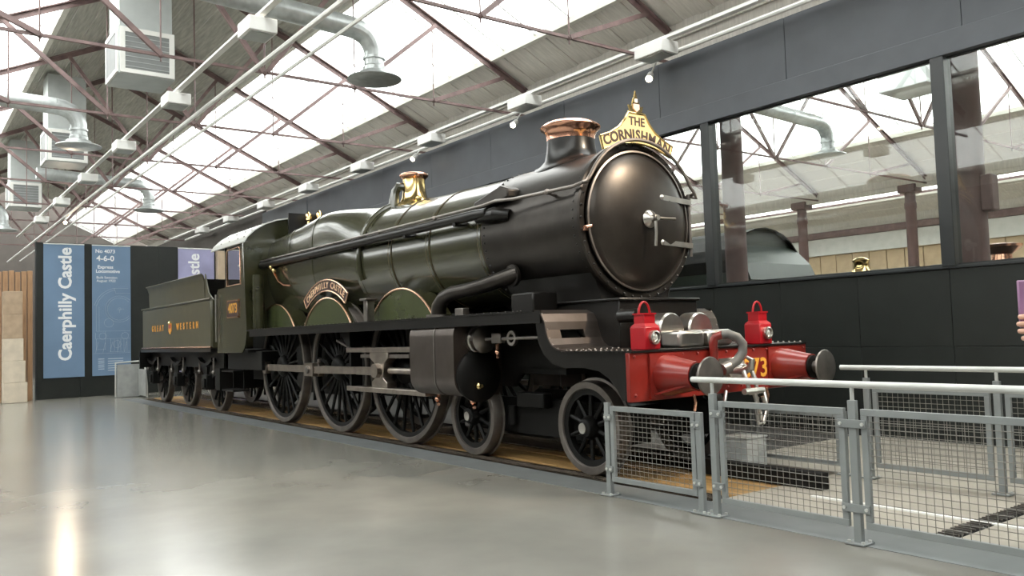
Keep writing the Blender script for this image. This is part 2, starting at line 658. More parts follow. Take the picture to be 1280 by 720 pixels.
YN, HN, ZN = 12.37, 8.22, 9.96         # the wider hall beyond the windows
roof_bay(YC, True)
roof_bay(YC - 2 * HALF, False)
roof_bay(YN, False, HN, ZN, 2.9, 5.95)
roof_bay(26.35, False, g1=4.25)
for i in range(5):
    o = 2.5 + i * .38
    struct(MB().box(-42, 17, 26.35 + o - .03, 26.35 + o + .03, ZR - SL * o - .02, ZR - SL * o + .08).build('trim_%d' % tn[0], M_truss))
    tn[0] += 1


# ---- trusses
def truss(x, yc, label, group, half=HALF, zr=ZR):
    t = thing('roof_truss', label, 'truss', (x, yc, 6.0), group)
    zt = 5.97
    k = half / HALF

    def rf(o):
        return (x, yc + o * k, zr - SL * abs(o) * k)
    for s in (-1, 1):
        mb = MB()
        mb.bar(rf(0), rf(s * 5.7), .13, .022, (0, 0, 1))
        a, b = rf(0), rf(s * 5.7)
        mb.bar((a[0], a[1], a[2] - .05), (b[0], b[1], b[2] - .05), .02, .12, (0, 0, 1))
        mb.build('rafter', M_truss, t, smooth=0)
        for ro, to in ((1.70, 0.03), (3.38, 1.65), (5.0, 3.30)):
            q = rf(s * ro)
            MB().bar((q[0] + .02, q[1], q[2] - .08), (x + .02, yc + s * to * k, zt), .075, .06, (1, 0, 0)).build('strut', M_truss, t, smooth=0)
        for o in (1.65, 3.30):
            q = rf(s * o)
            MB().tube([(x, q[1], q[2] - .08), (x, q[1], zt - .1)], .013, 6).sphere((x, q[1], zt), .045, 5).build('hanger_rod', M_truss, t)
    MB().tube([(x, yc, zr - .1), (x, yc, zt - .1)], .016, 6).sphere((x, yc, zt), .05, 5).build('king_rod', M_truss, t)
    MB().bar((x, yc - half + .05, zt), (x, yc + half - .05, zt), .04, .045).build('tie_rod', M_truss, t, smooth=0)
    return t


for i, x in enumerate(TX):
    if i < 2:
        continue
    k = i - 2
    truss(x, YC, 'red-brown steel roof truss over the locomotive, %s from the near end' % ORD[k], 'trusses over the locomotive')
for i, x in enumerate(TX[1:10]):
    truss(x, YN, 'steel roof truss of the hall beyond the big windows, %s from the near end' % ORD[i], 'trusses of the next hall', HN, ZN)

# ---- columns of the next hall, seen through the windows
for y, xs, nm in ((4.25, (-9.3, -5.65, -1.98, 1.66, 5.3), 'close behind the glass'), (20.6, (-19.84, -15.74, -11.64, -7.53, -3.43, .67), 'far back in the next hall')):
    for i, x in enumerate(xs):
        c = thing('iron_column', 'maroon iron column %s, %s from the left' % (nm, ORD[i]), 'column', (x, y, 0), 'iron columns of the next hall')
        w = .17 if y < 10 else .17
        MB().lathe([(w * 1.3, 0), (w * 1.3, .3), (w, .4), (w, 5.2), (w * 1.15, 5.25), (w * 1.15, 5.4), (w, 5.45), (w, 6.05)], (x, y, 0), 'z', 20).build('shaft', M_col, c)
        MB().box(x - .3, x + .3, y - .25, y + .25, 5.75, 6.02).build('capital', M_col, c, bevel=.03)
        if i == 3 and y < 10:
            MB().box(x + .15, x + .29, y - .10, y + .10, 2.80, 3.25).build('junction_box', M_col, c, bevel=.02)

# ---- far wall of the next hall
wf = sroot('wall_far')
c0 = None
for i in range(60):
    x = -40 + i * .9
    if c0 is None:
        c0 = MB().box(x, x + .86, 32.2, 32.3, 0, 5.02).build('panel', M_gtan, wf)
    else:
        inst(c0, (i * .9, 0, 0), wf)
MB().box(-42, 18, 32.3, 32.4, 0, 5.02).build('backing', M_brick, wf, smooth=0)
MB().box(-42, 18, 32.0, 32.4, 5.02, 5.86).build('girder', M_gwhite, wf, smooth=0)
MB().box(-42, 18, 32.15, 32.4, 5.86, 7).build('upper_wall', M_brick, wf, smooth=0)
MB().box(-42, 18, 31.9, 32.2, 5.88, 6.2).build('shadow_band', M_truss, wf, smooth=0)  # brown band standing for the shadow above the white girder

# ================================================================== LOCOMOTIVE
L = thing('locomotive', 'dark green express steam locomotive with copper-capped chimney and red buffer beam', 'locomotive', (0, 0, 0))
ZB = 2.67
NEARF = -1


def arc(cx, cz, r, a0, a1, n):
    return [(cx + r * math.cos(R(a0 + (a1 - a0) * i / n)), cz + r * math.sin(R(a0 + (a1 - a0) * i / n))) for i in range(n + 1)]


def ringpts(x, r, zc=ZB, n=48, hw=None, top=None, ex=2., bot=None):
    out = []
    for k in range(n):
        t = 2 * PI * k / n
        s_, c_ = math.sin(t), math.cos(t)
        if hw is None:
            out.append((x, r * s_, zc + r * c_))
        else:
            if c_ >= 0:
                y = hw * math.copysign(abs(s_) ** (2 / ex), s_)
                z = zc + top * abs(c_) ** (2 / ex)
            else:
                y = hw * s_ * (1 - .12 * abs(c_))
                z = zc - bot * abs(c_)
            out.append((x, y, z))
    return out


# ---- smokebox
sb = MB().rings([ringpts(-1.80, .835), ringpts(-.02, .835)]).build('smokebox', M_smoke, L)
MB().annulus([(.80, -.03), (.875, -.03), (.875, .03), (.86, .05), (.80, .05)], (-.02, 0, ZB), 'x', 56).build('front_ring', M_smoke, sb)
rv = MB()
for k in range(56):
    t = 2 * PI * k / 56
    for x, rr in ((-.10, .835), (-1.74, .835)):
        rv.lathe([(.016, 0), (.012, .010), (.002, .014)], (0, 0, 0), 'z', 6)
        n = len(rv.v) // 18
        base = len(rv.v) - 18
        mx = basis((1, 0, 0), (0, math.cos(t), -math.sin(t)), (x, rr * math.sin(t), ZB + rr * math.cos(t)))
        for i in range(base, len(rv.v)):
            rv.v[i] = tuple(mx @ Vector(rv.v[i]))
for k in range(40):
    t = 2 * PI * k / 40
    rv.sphere((.035, .838 * math.sin(t), ZB + .838 * math.cos(t)), .014, 4)
rv.build('rivets', M_black, sb, kind='stuff')
door = MB().lathe([(.002, .175), (.15, .172), (.30, .160), (.45, .138), (.58, .108), (.68, .072), (.735, .04), (.755, .015), (.755, -.02)], (.02, 0, ZB), 'x', 56).build('smokebox_door', M_smoke, L)
MB().annulus([(.752, .02), (.772, .02), (.775, .045), (.755, .05)], (.02, 0, ZB), 'x', 56).build('door_rim', M_dsteel, door)
for z, x0 in ((2.93, .30), (2.43, .28)):
    s_ = MB()
    s_.bar((.165, x0 - .06, z), (.075, .82, z - .01), .03, .06)
    s_.sphere((.165, x0 - .06, z), .035, 5)
    s_.build('hinge_strap', M_steel, door)
MB().cyl((.05, .82, 2.30), (.05, .82, 3.02), .022, n=10).build('hinge_pin', M_dsteel, door)
MB().lathe([(.07, .0), (.10, .02), (.09, .045), (.045, .075), (.03, .12), (.03, .15)], (.185, 0, ZB), 'x', 20).build('dart_boss', M_steel, door)
MB().tube([(.30, .02, ZB), (.31, .16, ZB), (.30, .30, ZB + .005)], [.019, .016, .018], 8).cyl((.27, 0, ZB), (.32, 0, ZB), .035, n=12).build('door_handle', M_steel, door)
MB().tube([(.29, 0, ZB - .02), (.295, 0, ZB - .15), (.28, .0, ZB - .30)], [.019, .016, .018], 8).cyl((.26, 0, ZB), (.30, 0, ZB), .035, n=12).build('door_handle', M_steel, door)
MB().cyl((.05, -.80, 2.52), (.05, -.80, 2.57), .03, n=10).cyl((.05, -.80, 2.56), (.12, -.76, 2.57), .018, n=8).build('blower_valve', M_copper, sb)

# ---- chimney
cx = -1.04


def skirt(r, zadd):
    out = []
    for k in range(40):
        t = 2 * PI * k / 40
        a, b = r * math.cos(t), r * math.sin(t)
        out.append((cx + a, b, ZB + math.sqrt(max(.01, .838 ** 2 - b * b)) + zadd))
    return out


def cring(r, z):
    return [(cx + r * math.cos(2 * PI * k / 40), r * math.sin(2 * PI * k / 40), z) for k in range(40)]


mixr = [tuple(.5 * (a + b) for a, b in zip(p, q)) for p, q in zip(skirt(.325, .04), cring(.325, 3.56))]
ch = MB().rings([skirt(.46, -.005), skirt(.445, .012), skirt(.385, .022), mixr, cring(.302, 3.64), cring(.292, 3.74), cring(.292, 3.84)]).build('chimney', M_black, L, smooth=60)
MB().rings([cring(.295, 3.78), cring(.297, 3.82), cring(.305, 3.86), cring(.33, 3.90), cring(.362, 3.92), cring(.368, 3.94), cring(.355, 3.955), cring(.31, 3.985), cring(.27, 4.0), cring(.25, 4.0), cring(.25, 3.86)]).build('copper_cap', M_copper, ch, smooth=50)

# ---- boiler barrel and firebox
bo = MB().rings([ringpts(-1.79, .815), ringpts(-3.2, .84), ringpts(-4.6, .888), ringpts(-5.1, .906)]).build('boiler_barrel', M_green, L, smooth=50)
secs = [ringpts(-5.0, .905)]
for i in range(1, 9):
    t = i / 8
    u = t * t * (3 - 2 * t)
    e = 2 + 2.6 * u
    secs.append(ringpts(-5.0 - 1.55 * t, 0, hw=.905 + .025 * u, top=.905 + .085 * u, ex=e, bot=.905 + .07 * t))
secs += [ringpts(-6.62, 0, hw=.93, top=.985, ex=4.6, bot=.98), ringpts(-8.9, 0, hw=.87, top=.80, ex=4.6, bot=.98)]
fb = MB().rings(secs).build('firebox', M_green, L, smooth=50)
for x, rr in ((-1.86, .823), (-3.05, .842), (-4.05, .872)):
    MB().annulus([(rr, -.03), (rr + .007, -.03), (rr + .007, .03), (rr, .03)], (x, 0, ZB), 'x', 56).build('boiler_band', M_green, bo)
    for d in (-.042, .042):
        MB().annulus([(rr, -.005), (rr + .004, -.005), (rr + .004, .005), (rr, .005)], (x + d, 0, ZB), 'x', 56).build('lining', M_lining, bo)
for x, hw, tp in ((-6.66, .937, .99), (-7.75, .905, .90)):
    MB().rings([ringpts(x - .03, 0, hw=hw, top=tp, ex=4.6, bot=.98), ringpts(x + .03, 0, hw=hw, top=tp + .003, ex=4.6, bot=.98)]).build('boiler_band', M_green, fb)
for i, y in enumerate((-.27, -.05)):
    MB().lathe([(.05, 0), (.05, .05), (.03, .09), (.03, .24), (.055, .26), (.055, .36), (.03, .40), (.01, .42)], (-8.30, y, 3.48 + i * .04), 'z', 12).build('whistle', M_brass, fb)

# ---- safety valve bonnet and top feed
sx = -4.80
bz = ZB + .88
sv = MB().lathe([(.30, -.06), (.28, .0), (.23, .04), (.195, .10), (.178, .20), (.172, .33), (.176, .41)], (sx, 0, bz), 'z', 36).build('safety_valve_bonnet', M_brass, L, smooth=60)
MB().lathe([(.178, .39), (.20, .42), (.225, .44), (.228, .46), (.20, .485), (.13, .50), (.13, .42)], (sx, 0, bz), 'z', 36).build('bonnet_rim', M_copper, sv, smooth=60)
for s in (-1, 1):
    pth = []
    for i in range(15):
        a = R(14 + 96 * i / 14)
        rr = .915 if i else .97
        pth.append((sx - .16 + .02 * i / 14, s * rr * math.sin(a), ZB + rr * math.cos(a)))
    MB().tube(pth, .05, 10).build('top_feed_pipe', M_green, bo)
    MB().tube([(sx - .15, s * .30, bz - .10), (sx - .17, s * .27, bz + .08), (sx - .17, s * .24, bz + .22), (sx - .13, s * .20, bz + .29), (sx - .06, s * .13, bz + .28)], [.085, .075, .07, .075, .06], 10).build('clack_box', M_green, bo)
MB().sphere((sx + .3, -.1, bz + .05), .05, 6).cyl((sx + .2, -.1, bz + .02), (sx + .36, -.1, bz + .05), .025, n=8).build('feed_valve', M_brass, bo)

# ---- side pipes
for s in (-1, 1):
    y = s * 1.0
    MB().tube([(-8.85, y, 2.985), (-6.6, y, 2.985), (-1.55, y * .99, 2.995), (-1.30, y * .97, 3.02), (-1.0, y * .93, 3.0), (-.4, y * .88, 3.0), (-.05, y * .86, 3.0), (.10, y * .85, 3.02)], .020, 8).build('handrail', M_dsteel, L)
    for x in (-8.2, -6.9, -5.6, -4.1, -2.6):
        hb = MB().cyl((x, s * .80, 2.96), (x, y, 2.985), .016, n=8)
        hb.sphere((x, y, 2.985), .032, 5).build('handrail_pillar', M_dsteel, L)
    MB().cyl((-.45, s * .75, 2.96), (-.45, y * .885, 3.0), .02, n=8).sphere((-.45, y * .885, 3.0), .035, 5).build('handrail_pillar', M_dsteel, L)
    MB().tube([(-8.85, s * .985, 2.905), (-6.6, s * .985, 2.905), (-1.75, s * .955, 2.915), (-1.52, s * .93, 2.915)], .062, 14).build('ejector_pipe', M_black, L)
    MB().tube([(-1.75, s * .90, 2.885), (-1.4, s * .90, 2.885), (-1.25, s * .80, 2.86)], [.075, .085, .07], 14).build('ejector_elbow', M_black, L)
    for x in (-6.6, -5.0, -3.4, -2.15):
        MB().tube([(x, s * .80, 2.86), (x, s * 1.0, 2.85)], .03, 8).build('pipe_clip', M_black, L)
# lubricator cover on smokebox side
MB().prism([(-1.95, 2.98), (-1.2, 3.06), (-1.2, 3.16), (-1.35, 3.22), (-1.9, 3.10)], 'xz', -.86, -.62).build('oil_pipe_cover', M_smoke, L, bevel=.02)
# front handrail over the door
pts = [(.10, -.85, 3.02), (.13, -.83, 3.03), (.14, -.80, 3.07)] + [(.13, .88 * math.cos(R(150 - 122 * i / 16)), ZB + .88 * math.sin(R(150 - 122 * i / 16))) for i in range(17)] + [(.12, .83, 3.05), (.10, .90, 2.98), (.04, .86, 3.0)]
MB().tube(pts, .02, 8).build('front_handrail', M_dsteel, L)

# ---- steam pipes to the outside cylinders
for s in (-1, 1):
    MB().tube([(-1.22, s * .74, 2.17), (-1.34, s * .86, 2.12), (-1.55, s * .96, 2.06), (-1.85, s * 1.01, 2.02), (-2.15, s * 1.04, 2.0), (-2.34, s * 1.05, 1.95), (-2.46, s * 1.05, 1.85), (-2.49, s * 1.05, 1.69)], [.10, .092, .086, .084, .086, .09, .095, .10], 18).build('steam_pipe', M_smoke, L, smooth=60)
    MB().annulus([(.09, -.02), (.13, -.02), (.13, .02), (.09, .02)], (-1.26, s * .78, 2.15), 'y', 20).build('pipe_flange', M_smoke, L)
    MB().annulus([(.10, -.02), (.15, -.02), (.15, .02), (.10, .02)], (-2.49, s * 1.05, 1.725), 'z', 20).build('pipe_flange', M_dsteel, L)

# ---- running plate, sweep, front platform
SW = [(-.50, 1.70), (-.2, 1.70), (-.09, 1.66), (-.04, 1.58), (-.02, 1.50), (.01, 1.41), (.06, 1.345), (.14, 1.305), (.27, 1.285), (.40, 1.285)]
for s in (-1, 1):
    ya, yb = sorted((s * .58, s * 1.32))
    rp = MB().box(-8.78, -.48, ya, yb, 1.682, 1.70).build('running_plate', M_black, L)
    va = MB().box(-8.60, -.10, min(s * 1.325, s * 1.305), max(s * 1.325, s * 1.305), 1.575, 1.703).box(-8.60, -.2, min(s * 1.34, s * 1.325), max(s * 1.34, s * 1.325), 1.69, 1.706).build('valance', M_black, L)
    sw = MB()
    sw.strip(SW[:5], 'xz', ya, yb, .016)
    y1, y2 = sorted((s * 1.14, s * 1.32))
    sw.strip(SW[4:6], 'xz', y1, y2, .016)
    y1, y2 = sorted((s * .58, s * .82))
    sw.strip(SW[4:6], 'xz', y1, y2, .016)
    sw.strip(SW[5:], 'xz', ya, yb, .016)
    sw.build('swept_plate', M_cyl, L, smooth=60)
    rv = MB()
    for i in range(9):
        y = s * (.65 + .08 * i)
        rv.sphere((-.52, y, 1.70), .013, 4).sphere((.32, y, 1.295), .013, 4)
    for i in range(60):
        rv.sphere((-8.4 + i * .135, s * 1.31, 1.706), .009, 3)
    for i in range(14):
        rv.sphere((.2 + i * .07, s * 1.30, 1.292), .012, 4)
    for i, (u, w) in enumerate(SW[2:9]):
        rv.sphere((u, s * 1.30, w + .006), .012, 4)
    rv.build('rivets', M_dsteel, rp, kind='stuff')
    fv = [(-.2, 1.70), (-.1, 1.655), (-.05, 1.58), (-.03, 1.50), (0, 1.40), (.05, 1.335), (.13, 1.295), (.27, 1.275), (1.12, 1.275), (1.12, .84), (1.02, .84), (.96, .93), (.86, 1.03), (.72, 1.10), (.5, 1.13), (.25, 1.12), (.05, 1.16), (-.1, 1.26), (-.17, 1.38), (-.20, 1.55)]
    MB().prism(fv, 'xz', min(s * 1.30, s * 1.285), max(s * 1.30, s * 1.285)).build('front_valance', M_black, L)
MB().box(.27, 1.17, -1.32, 1.32, 1.268, 1.286).build('front_platform', M_black, L)
# inside cylinders and saddle
MB().box(-.75, .30, -.60, .60, 1.27, 1.80).box(-.78, .33, -.62, .62, 1.78, 1.81).build('valve_chest', M_black, L, bevel=.01)
MB().rings([[(x, y, 1.5) for x, y in ((-1.6, -.60), (.0, -.60), (.0, .60), (-1.6, .60))], [(x, y, 1.85) for x, y in ((-1.6, -.52), (-.05, -.52), (-.05, .52), (-1.6, .52))], [(x, y, 2.10) for x, y in ((-1.6, -.62), (-.05, -.62), (-.05, .62), (-1.6, .62))]]).build('saddle', M_black, L)
MB().tube([(.30, -.58, 1.62), (.55, -.58, 1.62)], .07, 12).build('snifting_valve', M_black, L)
for s in (-1, 1):
    c = MB().lathe([(.185, -.14), (.185, .03), (.17, .05), (.02, .055)], (.62, s * .22 + .0, 1.455), 'x', 32).build('cylinder_cover', M_steel, L)
    MB().box(.66, .93, s * .22 - .185, s * .22 + .185, 1.286, 1.455).build('valve_cover', M_steel, L, bevel=.035)
    MB().box(.30, .62, s * .225 - .16, s * .225 + .2, 1.28, 1.5).build('cover_seat', M_black, L)

# ---- buffer beam
bb = MB().box(1.105, 1.155, -1.33, 1.33, .83, 1.268).build('buffer_beam', M_red, L, bevel=.006)
rv = MB()
for i in range(13):
    for z in (.89, 1.235):
        rv.sphere((1.158, -1.27 + i * .2117, z), .015, 4)
rv.build('rivets', M_red, bb, kind='stuff')
num = MB().text('4073', .27, basis((0, 1, 0), (0, 0, 1), (1.158, .38, 1.045)), .002, offset=.004).build('number', M_num, bb)
for s in (-1, 1):
    y = s * .87
    bf = MB().box(1.155, 1.175, y - .22, y + .22, .845, 1.255).lathe([(.19, .0), (.185, .06), (.165, .14), (.135, .30), (.128, .36), (.10, .36)], (1.17, y, 1.05), 'x', 28).build('buffer', M_red, L, smooth=40)
    MB().lathe([(.11, 0), (.115, .01), (.115, .05), (.08, .06)], (1.50, y, 1.05), 'x', 24).build('buffer_collar', M_frame, bf)
    MB().lathe([(.06, 0), (.06, .17)], (1.5, y, 1.05), 'x', 16).build('buffer_shank', M_dsteel, bf)
    MB().lathe([(.05, 0), (.165, .008), (.172, .018), (.165, .03), (.10, .042), (.002, .047)], (1.655, y, 1.05), 'x', 36).build('buffer_head', M_dsteel, bf, smooth=30)
    for dy in (-.17, .17):
        MB().bar((1.16, y + dy, 1.05 + .15 * 0 - .17), (1.50, y + dy * .5, .98), .02, .02).build('buffer_rib', M_red, bf)
    MB().tube([(1.2, s * .55, .85), (1.22, s * .55, .78), (1.2, s * .55, .70)], .015, 8).build('steam_heat_cock', M_copper, L)
# coupling
hk = MB().tube([(1.15, 0, 1.05), (1.36, 0, 1.05), (1.44, 0, 1.08), (1.46, 0, 1.15), (1.40, 0, 1.18)], [.035, .035, .04, .03, .015], 10).box(1.155, 1.17, -.13, .13, .93, 1.17).build('draw_hook', M_steel, L)
MB().tube([(1.40, .06, 1.05), (1.44, .07, .95), (1.46, .05, .84), (1.46, -.05, .84), (1.44, -.07, .95), (1.40, -.06, 1.05)], .022, 8).build('coupling_link', M_steel, hk)
MB().tube([(1.46, -.14, .86), (1.46, .14, .86)], .03, 10).tube([(1.46, 0, .86), (1.47, .05, .70), (1.47, .07, .58)], .022, 8).build('coupling_screw', M_steel, hk)
MB().tube([(1.47, .12, .80), (1.48, .16, .66), (1.48, .10, .55), (1.48, .02, .55), (1.48, 0, .66), (1.47, .04, .80)], .018, 8).build('coupling_shackle', M_steel, hk)
# vacuum pipe
vp = MB().tube([(1.20, -.24, .95), (1.20, -.24, 1.33), (1.22, -.23, 1.38), (1.28, -.20, 1.40)], .042, 12).build('vacuum_pipe', M_red, L, smooth=60)
MB().tube([(1.28, -.20, 1.40), (1.33, -.17, 1.405), (1.39, -.12, 1.375), (1.425, -.085, 1.31), (1.425, -.09, 1.23), (1.405, -.16, 1.15), (1.38, -.26, 1.10)], .045, 14).build('vacuum_hose', M_rubber, vp, smooth=60)
MB().tube([(1.385, -.25, 1.10), (1.37, -.33, 1.075)], .056, 14).build('hose_end', M_dsteel, vp)
MB().lathe([(.12, 0), (.13, .02), (.10, .05), (.06, .06), (.05, .11), (.02, .12)], (1.17, .12, 1.06), 'x', 24).build('steam_heat_flange', M_steel, L)
for y0, y1 in ((-.08, -.3), (.35, .28), (.5, .42)):
    MB().tube([(1.2, y0, .85), (1.26, (y0 + y1) / 2, .74), (1.28, y1, .62)], .018, 8).build('heating_pipe', M_steel, L)

# ---- frames, ashpan, bogie
for s in (-1, 1):
    y = s * .60
    MB().prism([(-10.4, 1.6), (-.5, 1.6), (-.1, 1.27), (1.1, 1.27), (1.1, .9), (.6, 1.08), (-2.7, 1.08), (-3.1, .72), (-10.4, .72)], 'xz', y - .02, y + .02).build('frame_plate', M_frame, L)
    MB().prism([(-2.75, .60), (-2.5, .72), (.3, .72), (.62, .60), (.62, .36), (.3, .30), (-2.5, .30), (-2.75, .40)], 'xz', s * .56 - .025, s * .56 + .025).build('bogie_frame', M_frame, L)
    for x in (-1.55, -.58):
        MB().tube([(x, s * .62, .62), (x, s * .62, .40)], .06, 12).build('bogie_spring', M_frame, L)
    MB().box(-1.32, -.82, min(s * .60, s * .74), max(s * .60, s * .74), .62, .80).build('bogie_side_bearing', M_frame, L, bevel=.02)
    for x in (0, -2.134):
        MB().box(x - .13, x + .13, min(s * .58, s * .66), max(s * .58, s * .66), .34, .64).build('axlebox', M_frame, L, bevel=.01)
MB().box(-1.9, -.25, -.58, .58, .45, .62).build('bogie_stretcher', M_frame, L)
MB().box(-8.9, -6.45, -.58, .58, .55, 1.72).build('ashpan', M_frame, L)
MB().box(-6.4, -.6, -.57, .57, 1.0, 1.75).build('motion_casing', M_frame, L)
MB().box(-10.5, -8.6, -1.1, 1.1, .95, 1.3).build('drag_box', M_frame, L)

# ---- wheels
AX = [0, -2.134, -3.81, -5.944, -8.306]


def make_wheel(x, r, n_sp, big):
    c = (x, 0, r)
    w = MB().annulus([(r, -.695), (r + .0, -.80), (r - .012, -.822), (r - .075, -.822), (r - .085, -.81), (r - .085, -.70), (r + .028, -.68), (r + .028, -.69)], c, 'y', 56).build('driving_wheel' if big else 'bogie_wheel', M_tyre, L, smooth=40)
    MB().annulus([(r - .083, -.80), (r - .145, -.795), (r - .15, -.76), (r - .145, -.72), (r - .083, -.71)], c, 'y', 56).build('rim', M_frame, w)
    hr = .20 if big else .12
    MB().lathe([(hr * .55, -.88), (hr * .75, -.87), (hr, -.82), (hr * 1.05, -.78), (hr, -.68)], c, 'y', 24).build('hub', M_frame, w)
    if not big:
        MB().lathe([(.02, -.905), (.055, -.90), (.06, -.87)], c, 'y', 16).build('axle_end', M_steel, w)
    for k in range(n_sp):
        a = 2 * PI * (k + .5) / n_sp
        p0 = (x + hr * .8 * math.cos(a), -.765, r + hr * .8 * math.sin(a))
        p1 = (x + (r - .13) * math.cos(a), -.765, r + (r - .13) * math.sin(a))
        MB().tube([p0, p1], [.036, .024] if big else [.03, .022], 6).build('spoke', M_frame, w)
    if big:
        a0 = 0
        pts_ = arc(x, r, r - .14, -28, 28, 10) + arc(x, r, r - .36, 24, -24, 8)
        MB().prism(pts_, 'xz', -.80, -.735).build('balance_weight', M_frame, w)
        MB().lathe([(.13, -.88), (.14, -.86), (.14, -.74)], (x - .33, 0, r - .02), 'y', 20).build('crank_boss', M_frame, w)
    return w


def place_wheel(src, sx0, x, far):
    kk = kids(src)
    w = inst(src, (x - sx0, 0, 0) if not far else (x + sx0, 0, 0), L, (0, 0, PI) if far else None)
    for k in kk:
        inst(k, (0, 0, 0), w)


bw = make_wheel(0, .4826, 10, False)
place_wheel(bw, 0, -2.134, False)
for x in (0, -2.134):
    place_wheel(bw, 0, x, True)
dw = make_wheel(-5.944, 1.0225, 20, True)
for x in (-3.81, -8.306):
    place_wheel(dw, -5.944, x, False)
for x in (-3.81, -5.944, -8.306):
    place_wheel(dw, -5.944, x, True)
for x, r in zip(AX, (.4826, .4826, 1.0225, 1.0225, 1.0225)):
    MB().cyl((x, -.75, r), (x, .75, r), .085, n=16).build('axle', M_dsteel, L)
for s in (-1, 1):
    for x in (-3.81, -5.944, -8.306):   # brake blocks and hangers
        MB().strip(arc(x, 1.0225, 1.06, 150, 195, 6), 'xz', min(s * .70, s * .80), max(s * .70, s * .80), .06).build('brake_block', M_frame, L)
        MB().bar((x - 1.0, s * .75, 1.6), (x - 1.1, s * .75, .45), .05, .03).build('brake_hanger', M_frame, L)

# ---- outside cylinders and motion
for s in (-1, 1):
    def yy(a, b):
        return min(s * a, s * b), max(s * a, s * b)
    prof = [(.64, 1.66), (1.14, 1.66)] + [(1.14 + .19 * math.sin(R(a)), 1.47 + .19 * math.cos(R(a))) for a in range(15, 91, 15)] + [(1.33, 1.0)] + [(1.11 + .22 * math.cos(R(a)), .97 - .22 * math.sin(R(a))) for a in range(15, 91, 15)] + [(.64, .75)]
    cy = MB().prism([(s * a, b) for a, b in prof], 'yz', -2.74, -1.72).build('cylinder', M_cyl, L, smooth=30)
    MB().prism([(s * (a + (.006 if a > .7 else 0)), b + (.004 if b > 1.2 else -.004)) for a, b in prof], 'yz', -2.16, -2.14).build('lagging_band', M_dsteel, cy, smooth=30)
    MB().lathe([(.31, 0), (.31, .04), (.27, .07), (.06, .10), (.02, .10)], (-1.72, s * 1.0, .99), 'x', 32).build('cylinder_cover', M_frame, cy)
    MB().lathe([(.165, 0), (.165, .05), (.15, .06), (.15, .10), (.162, .11), (.162, .16), (.12, .18), (.05, .20)], (-1.72, s * 1.0, 1.42), 'x', 28).build('valve_chest_cover', M_steel, cy)
    MB().cyl((-1.55, s * 1.0, 1.42), (-.25, s * .98, 1.43), .022, n=10).build('valve_spindle', M_dsteel, L)
    MB().annulus([(.05, -.02), (.085, -.02), (.085, .02), (.05, .02)], (-1.02, s * .99, 1.425), 'y', 18).build('spindle_eye', M_steel, L)
    MB().box(-1.38, -1.2, *yy(.95, 1.03), 1.37, 1.49).build('spindle_guide', M_dsteel, L, bevel=.01)
    MB().sphere((-1.30, s * 1.0, 1.27), .035, 5).cyl((-1.30, s * 1.0, 1.36), (-1.30, s * 1.0, 1.2), .02, n=8).build('oil_cup', M_copper, L)
    for x in (-2.6, -1.8):
        MB().tube([(x, s * 1.0, .76), (x, s * 1.02, .66), (x + .08, s * 1.06, .62)], .022, 8).sphere((x, s * 1.02, .68), .04, 5).build('drain_cock', M_copper, L)
    MB().sphere((-1.58, s * 1.08, .88), .04, 5).cyl((-1.64, s * 1.08, .88), (-1.52, s * 1.08, .88), .022, n=8).build('relief_valve', M_brass, cy)
    for z in (1.31, .745):
        MB().box(-5.02, -2.74, *yy(.94, 1.12), z - .035, z + .035).build('slide_bar', M_motion, L, bevel=.008)
    MB().bar((-4.62, s * 1.04, 1.22), (-3.2, s * 1.04, 1.22), .08, .05).build('slide_bar_rib', M_dsteel, L)
    MB().prism([(-5.02, 1.36), (-4.92, 1.36), (-4.92, 1.62), (-5.3, 1.62)], 'xz', *yy(.62, 1.1)).build('motion_bracket', M_frame, L)
    MB().bar((-5.0, s * 1.03, 1.34), (-5.45, s * 1.03, 1.46), .09, .03).build('bracket_arm', M_dsteel, L)
    MB().box(-5.0, -4.93, *yy(.9, 1.08), .70, 1.36).build('bracket_plate', M_frame, L)
    MB().prism([(-4.22, .78), (-3.78, .78), (-3.78, .86), (-3.90, .92), (-3.86, 1.12), (-3.74, 1.20), (-3.74, 1.275), (-4.28, 1.275), (-4.28, 1.20), (-4.14, 1.12), (-4.12, .92), (-4.22, .86)], 'xz', *yy(.95, 1.11)).build('crosshead', M_motion, L, bevel=.01)
    MB().cyl((-4.0, s * .93, 1.02), (-4.0, s * 1.17, 1.02), .06, n=16).build('crosshead_pin', M_steel, L)
    MB().cyl((-3.82, s * 1.03, 1.02), (-2.72, s * 1.03, 1.02), .045, n=16).build('piston_rod', M_motion, L)
    MB().lathe([(.10, 0), (.10, .05), (.07, .07), (.07, .14)], (-2.74 - .14, s * 1.03, 1.02), 'x', 16).build('gland', M_brass, L)
    rod = MB().bar((-6.27, s * 1.14, 1.0), (-4.0, s * 1.14, 1.02), .04, .10)
    rod.bar((-6.27, s * 1.14, 1.045), (-4.0, s * 1.14, 1.06), .055, .022).bar((-6.27, s * 1.14, .955), (-4.0, s * 1.14, .98), .055, .022)
    rod.box(-6.43, -6.10, *yy(1.10, 1.19), .90, 1.11).cyl((-4.0, s * 1.10, 1.02), (-4.0, s * 1.19, 1.02), .10, n=18)
    rod.build('connecting_rod', M_motion, L)
    MB().cyl((-6.27, s * .85, 1.0), (-6.27, s * 1.22, 1.0), .06, n=16).build('crank_pin', M_dsteel, L)
    cr = MB().bar((-8.64, s * .98, 1.0), (-4.14, s * .98, 1.0), .05, .115)
    for x in (-8.64, -6.27, -4.14):
        cr.cyl((x, s * .94, 1.0), (x, s * 1.04, 1.0), .115, n=20).cyl((x, s * 1.0, 1.10), (x, s * 1.0, 1.16), .03, n=10)
    cr.build('coupling_rod', M_motion, L)

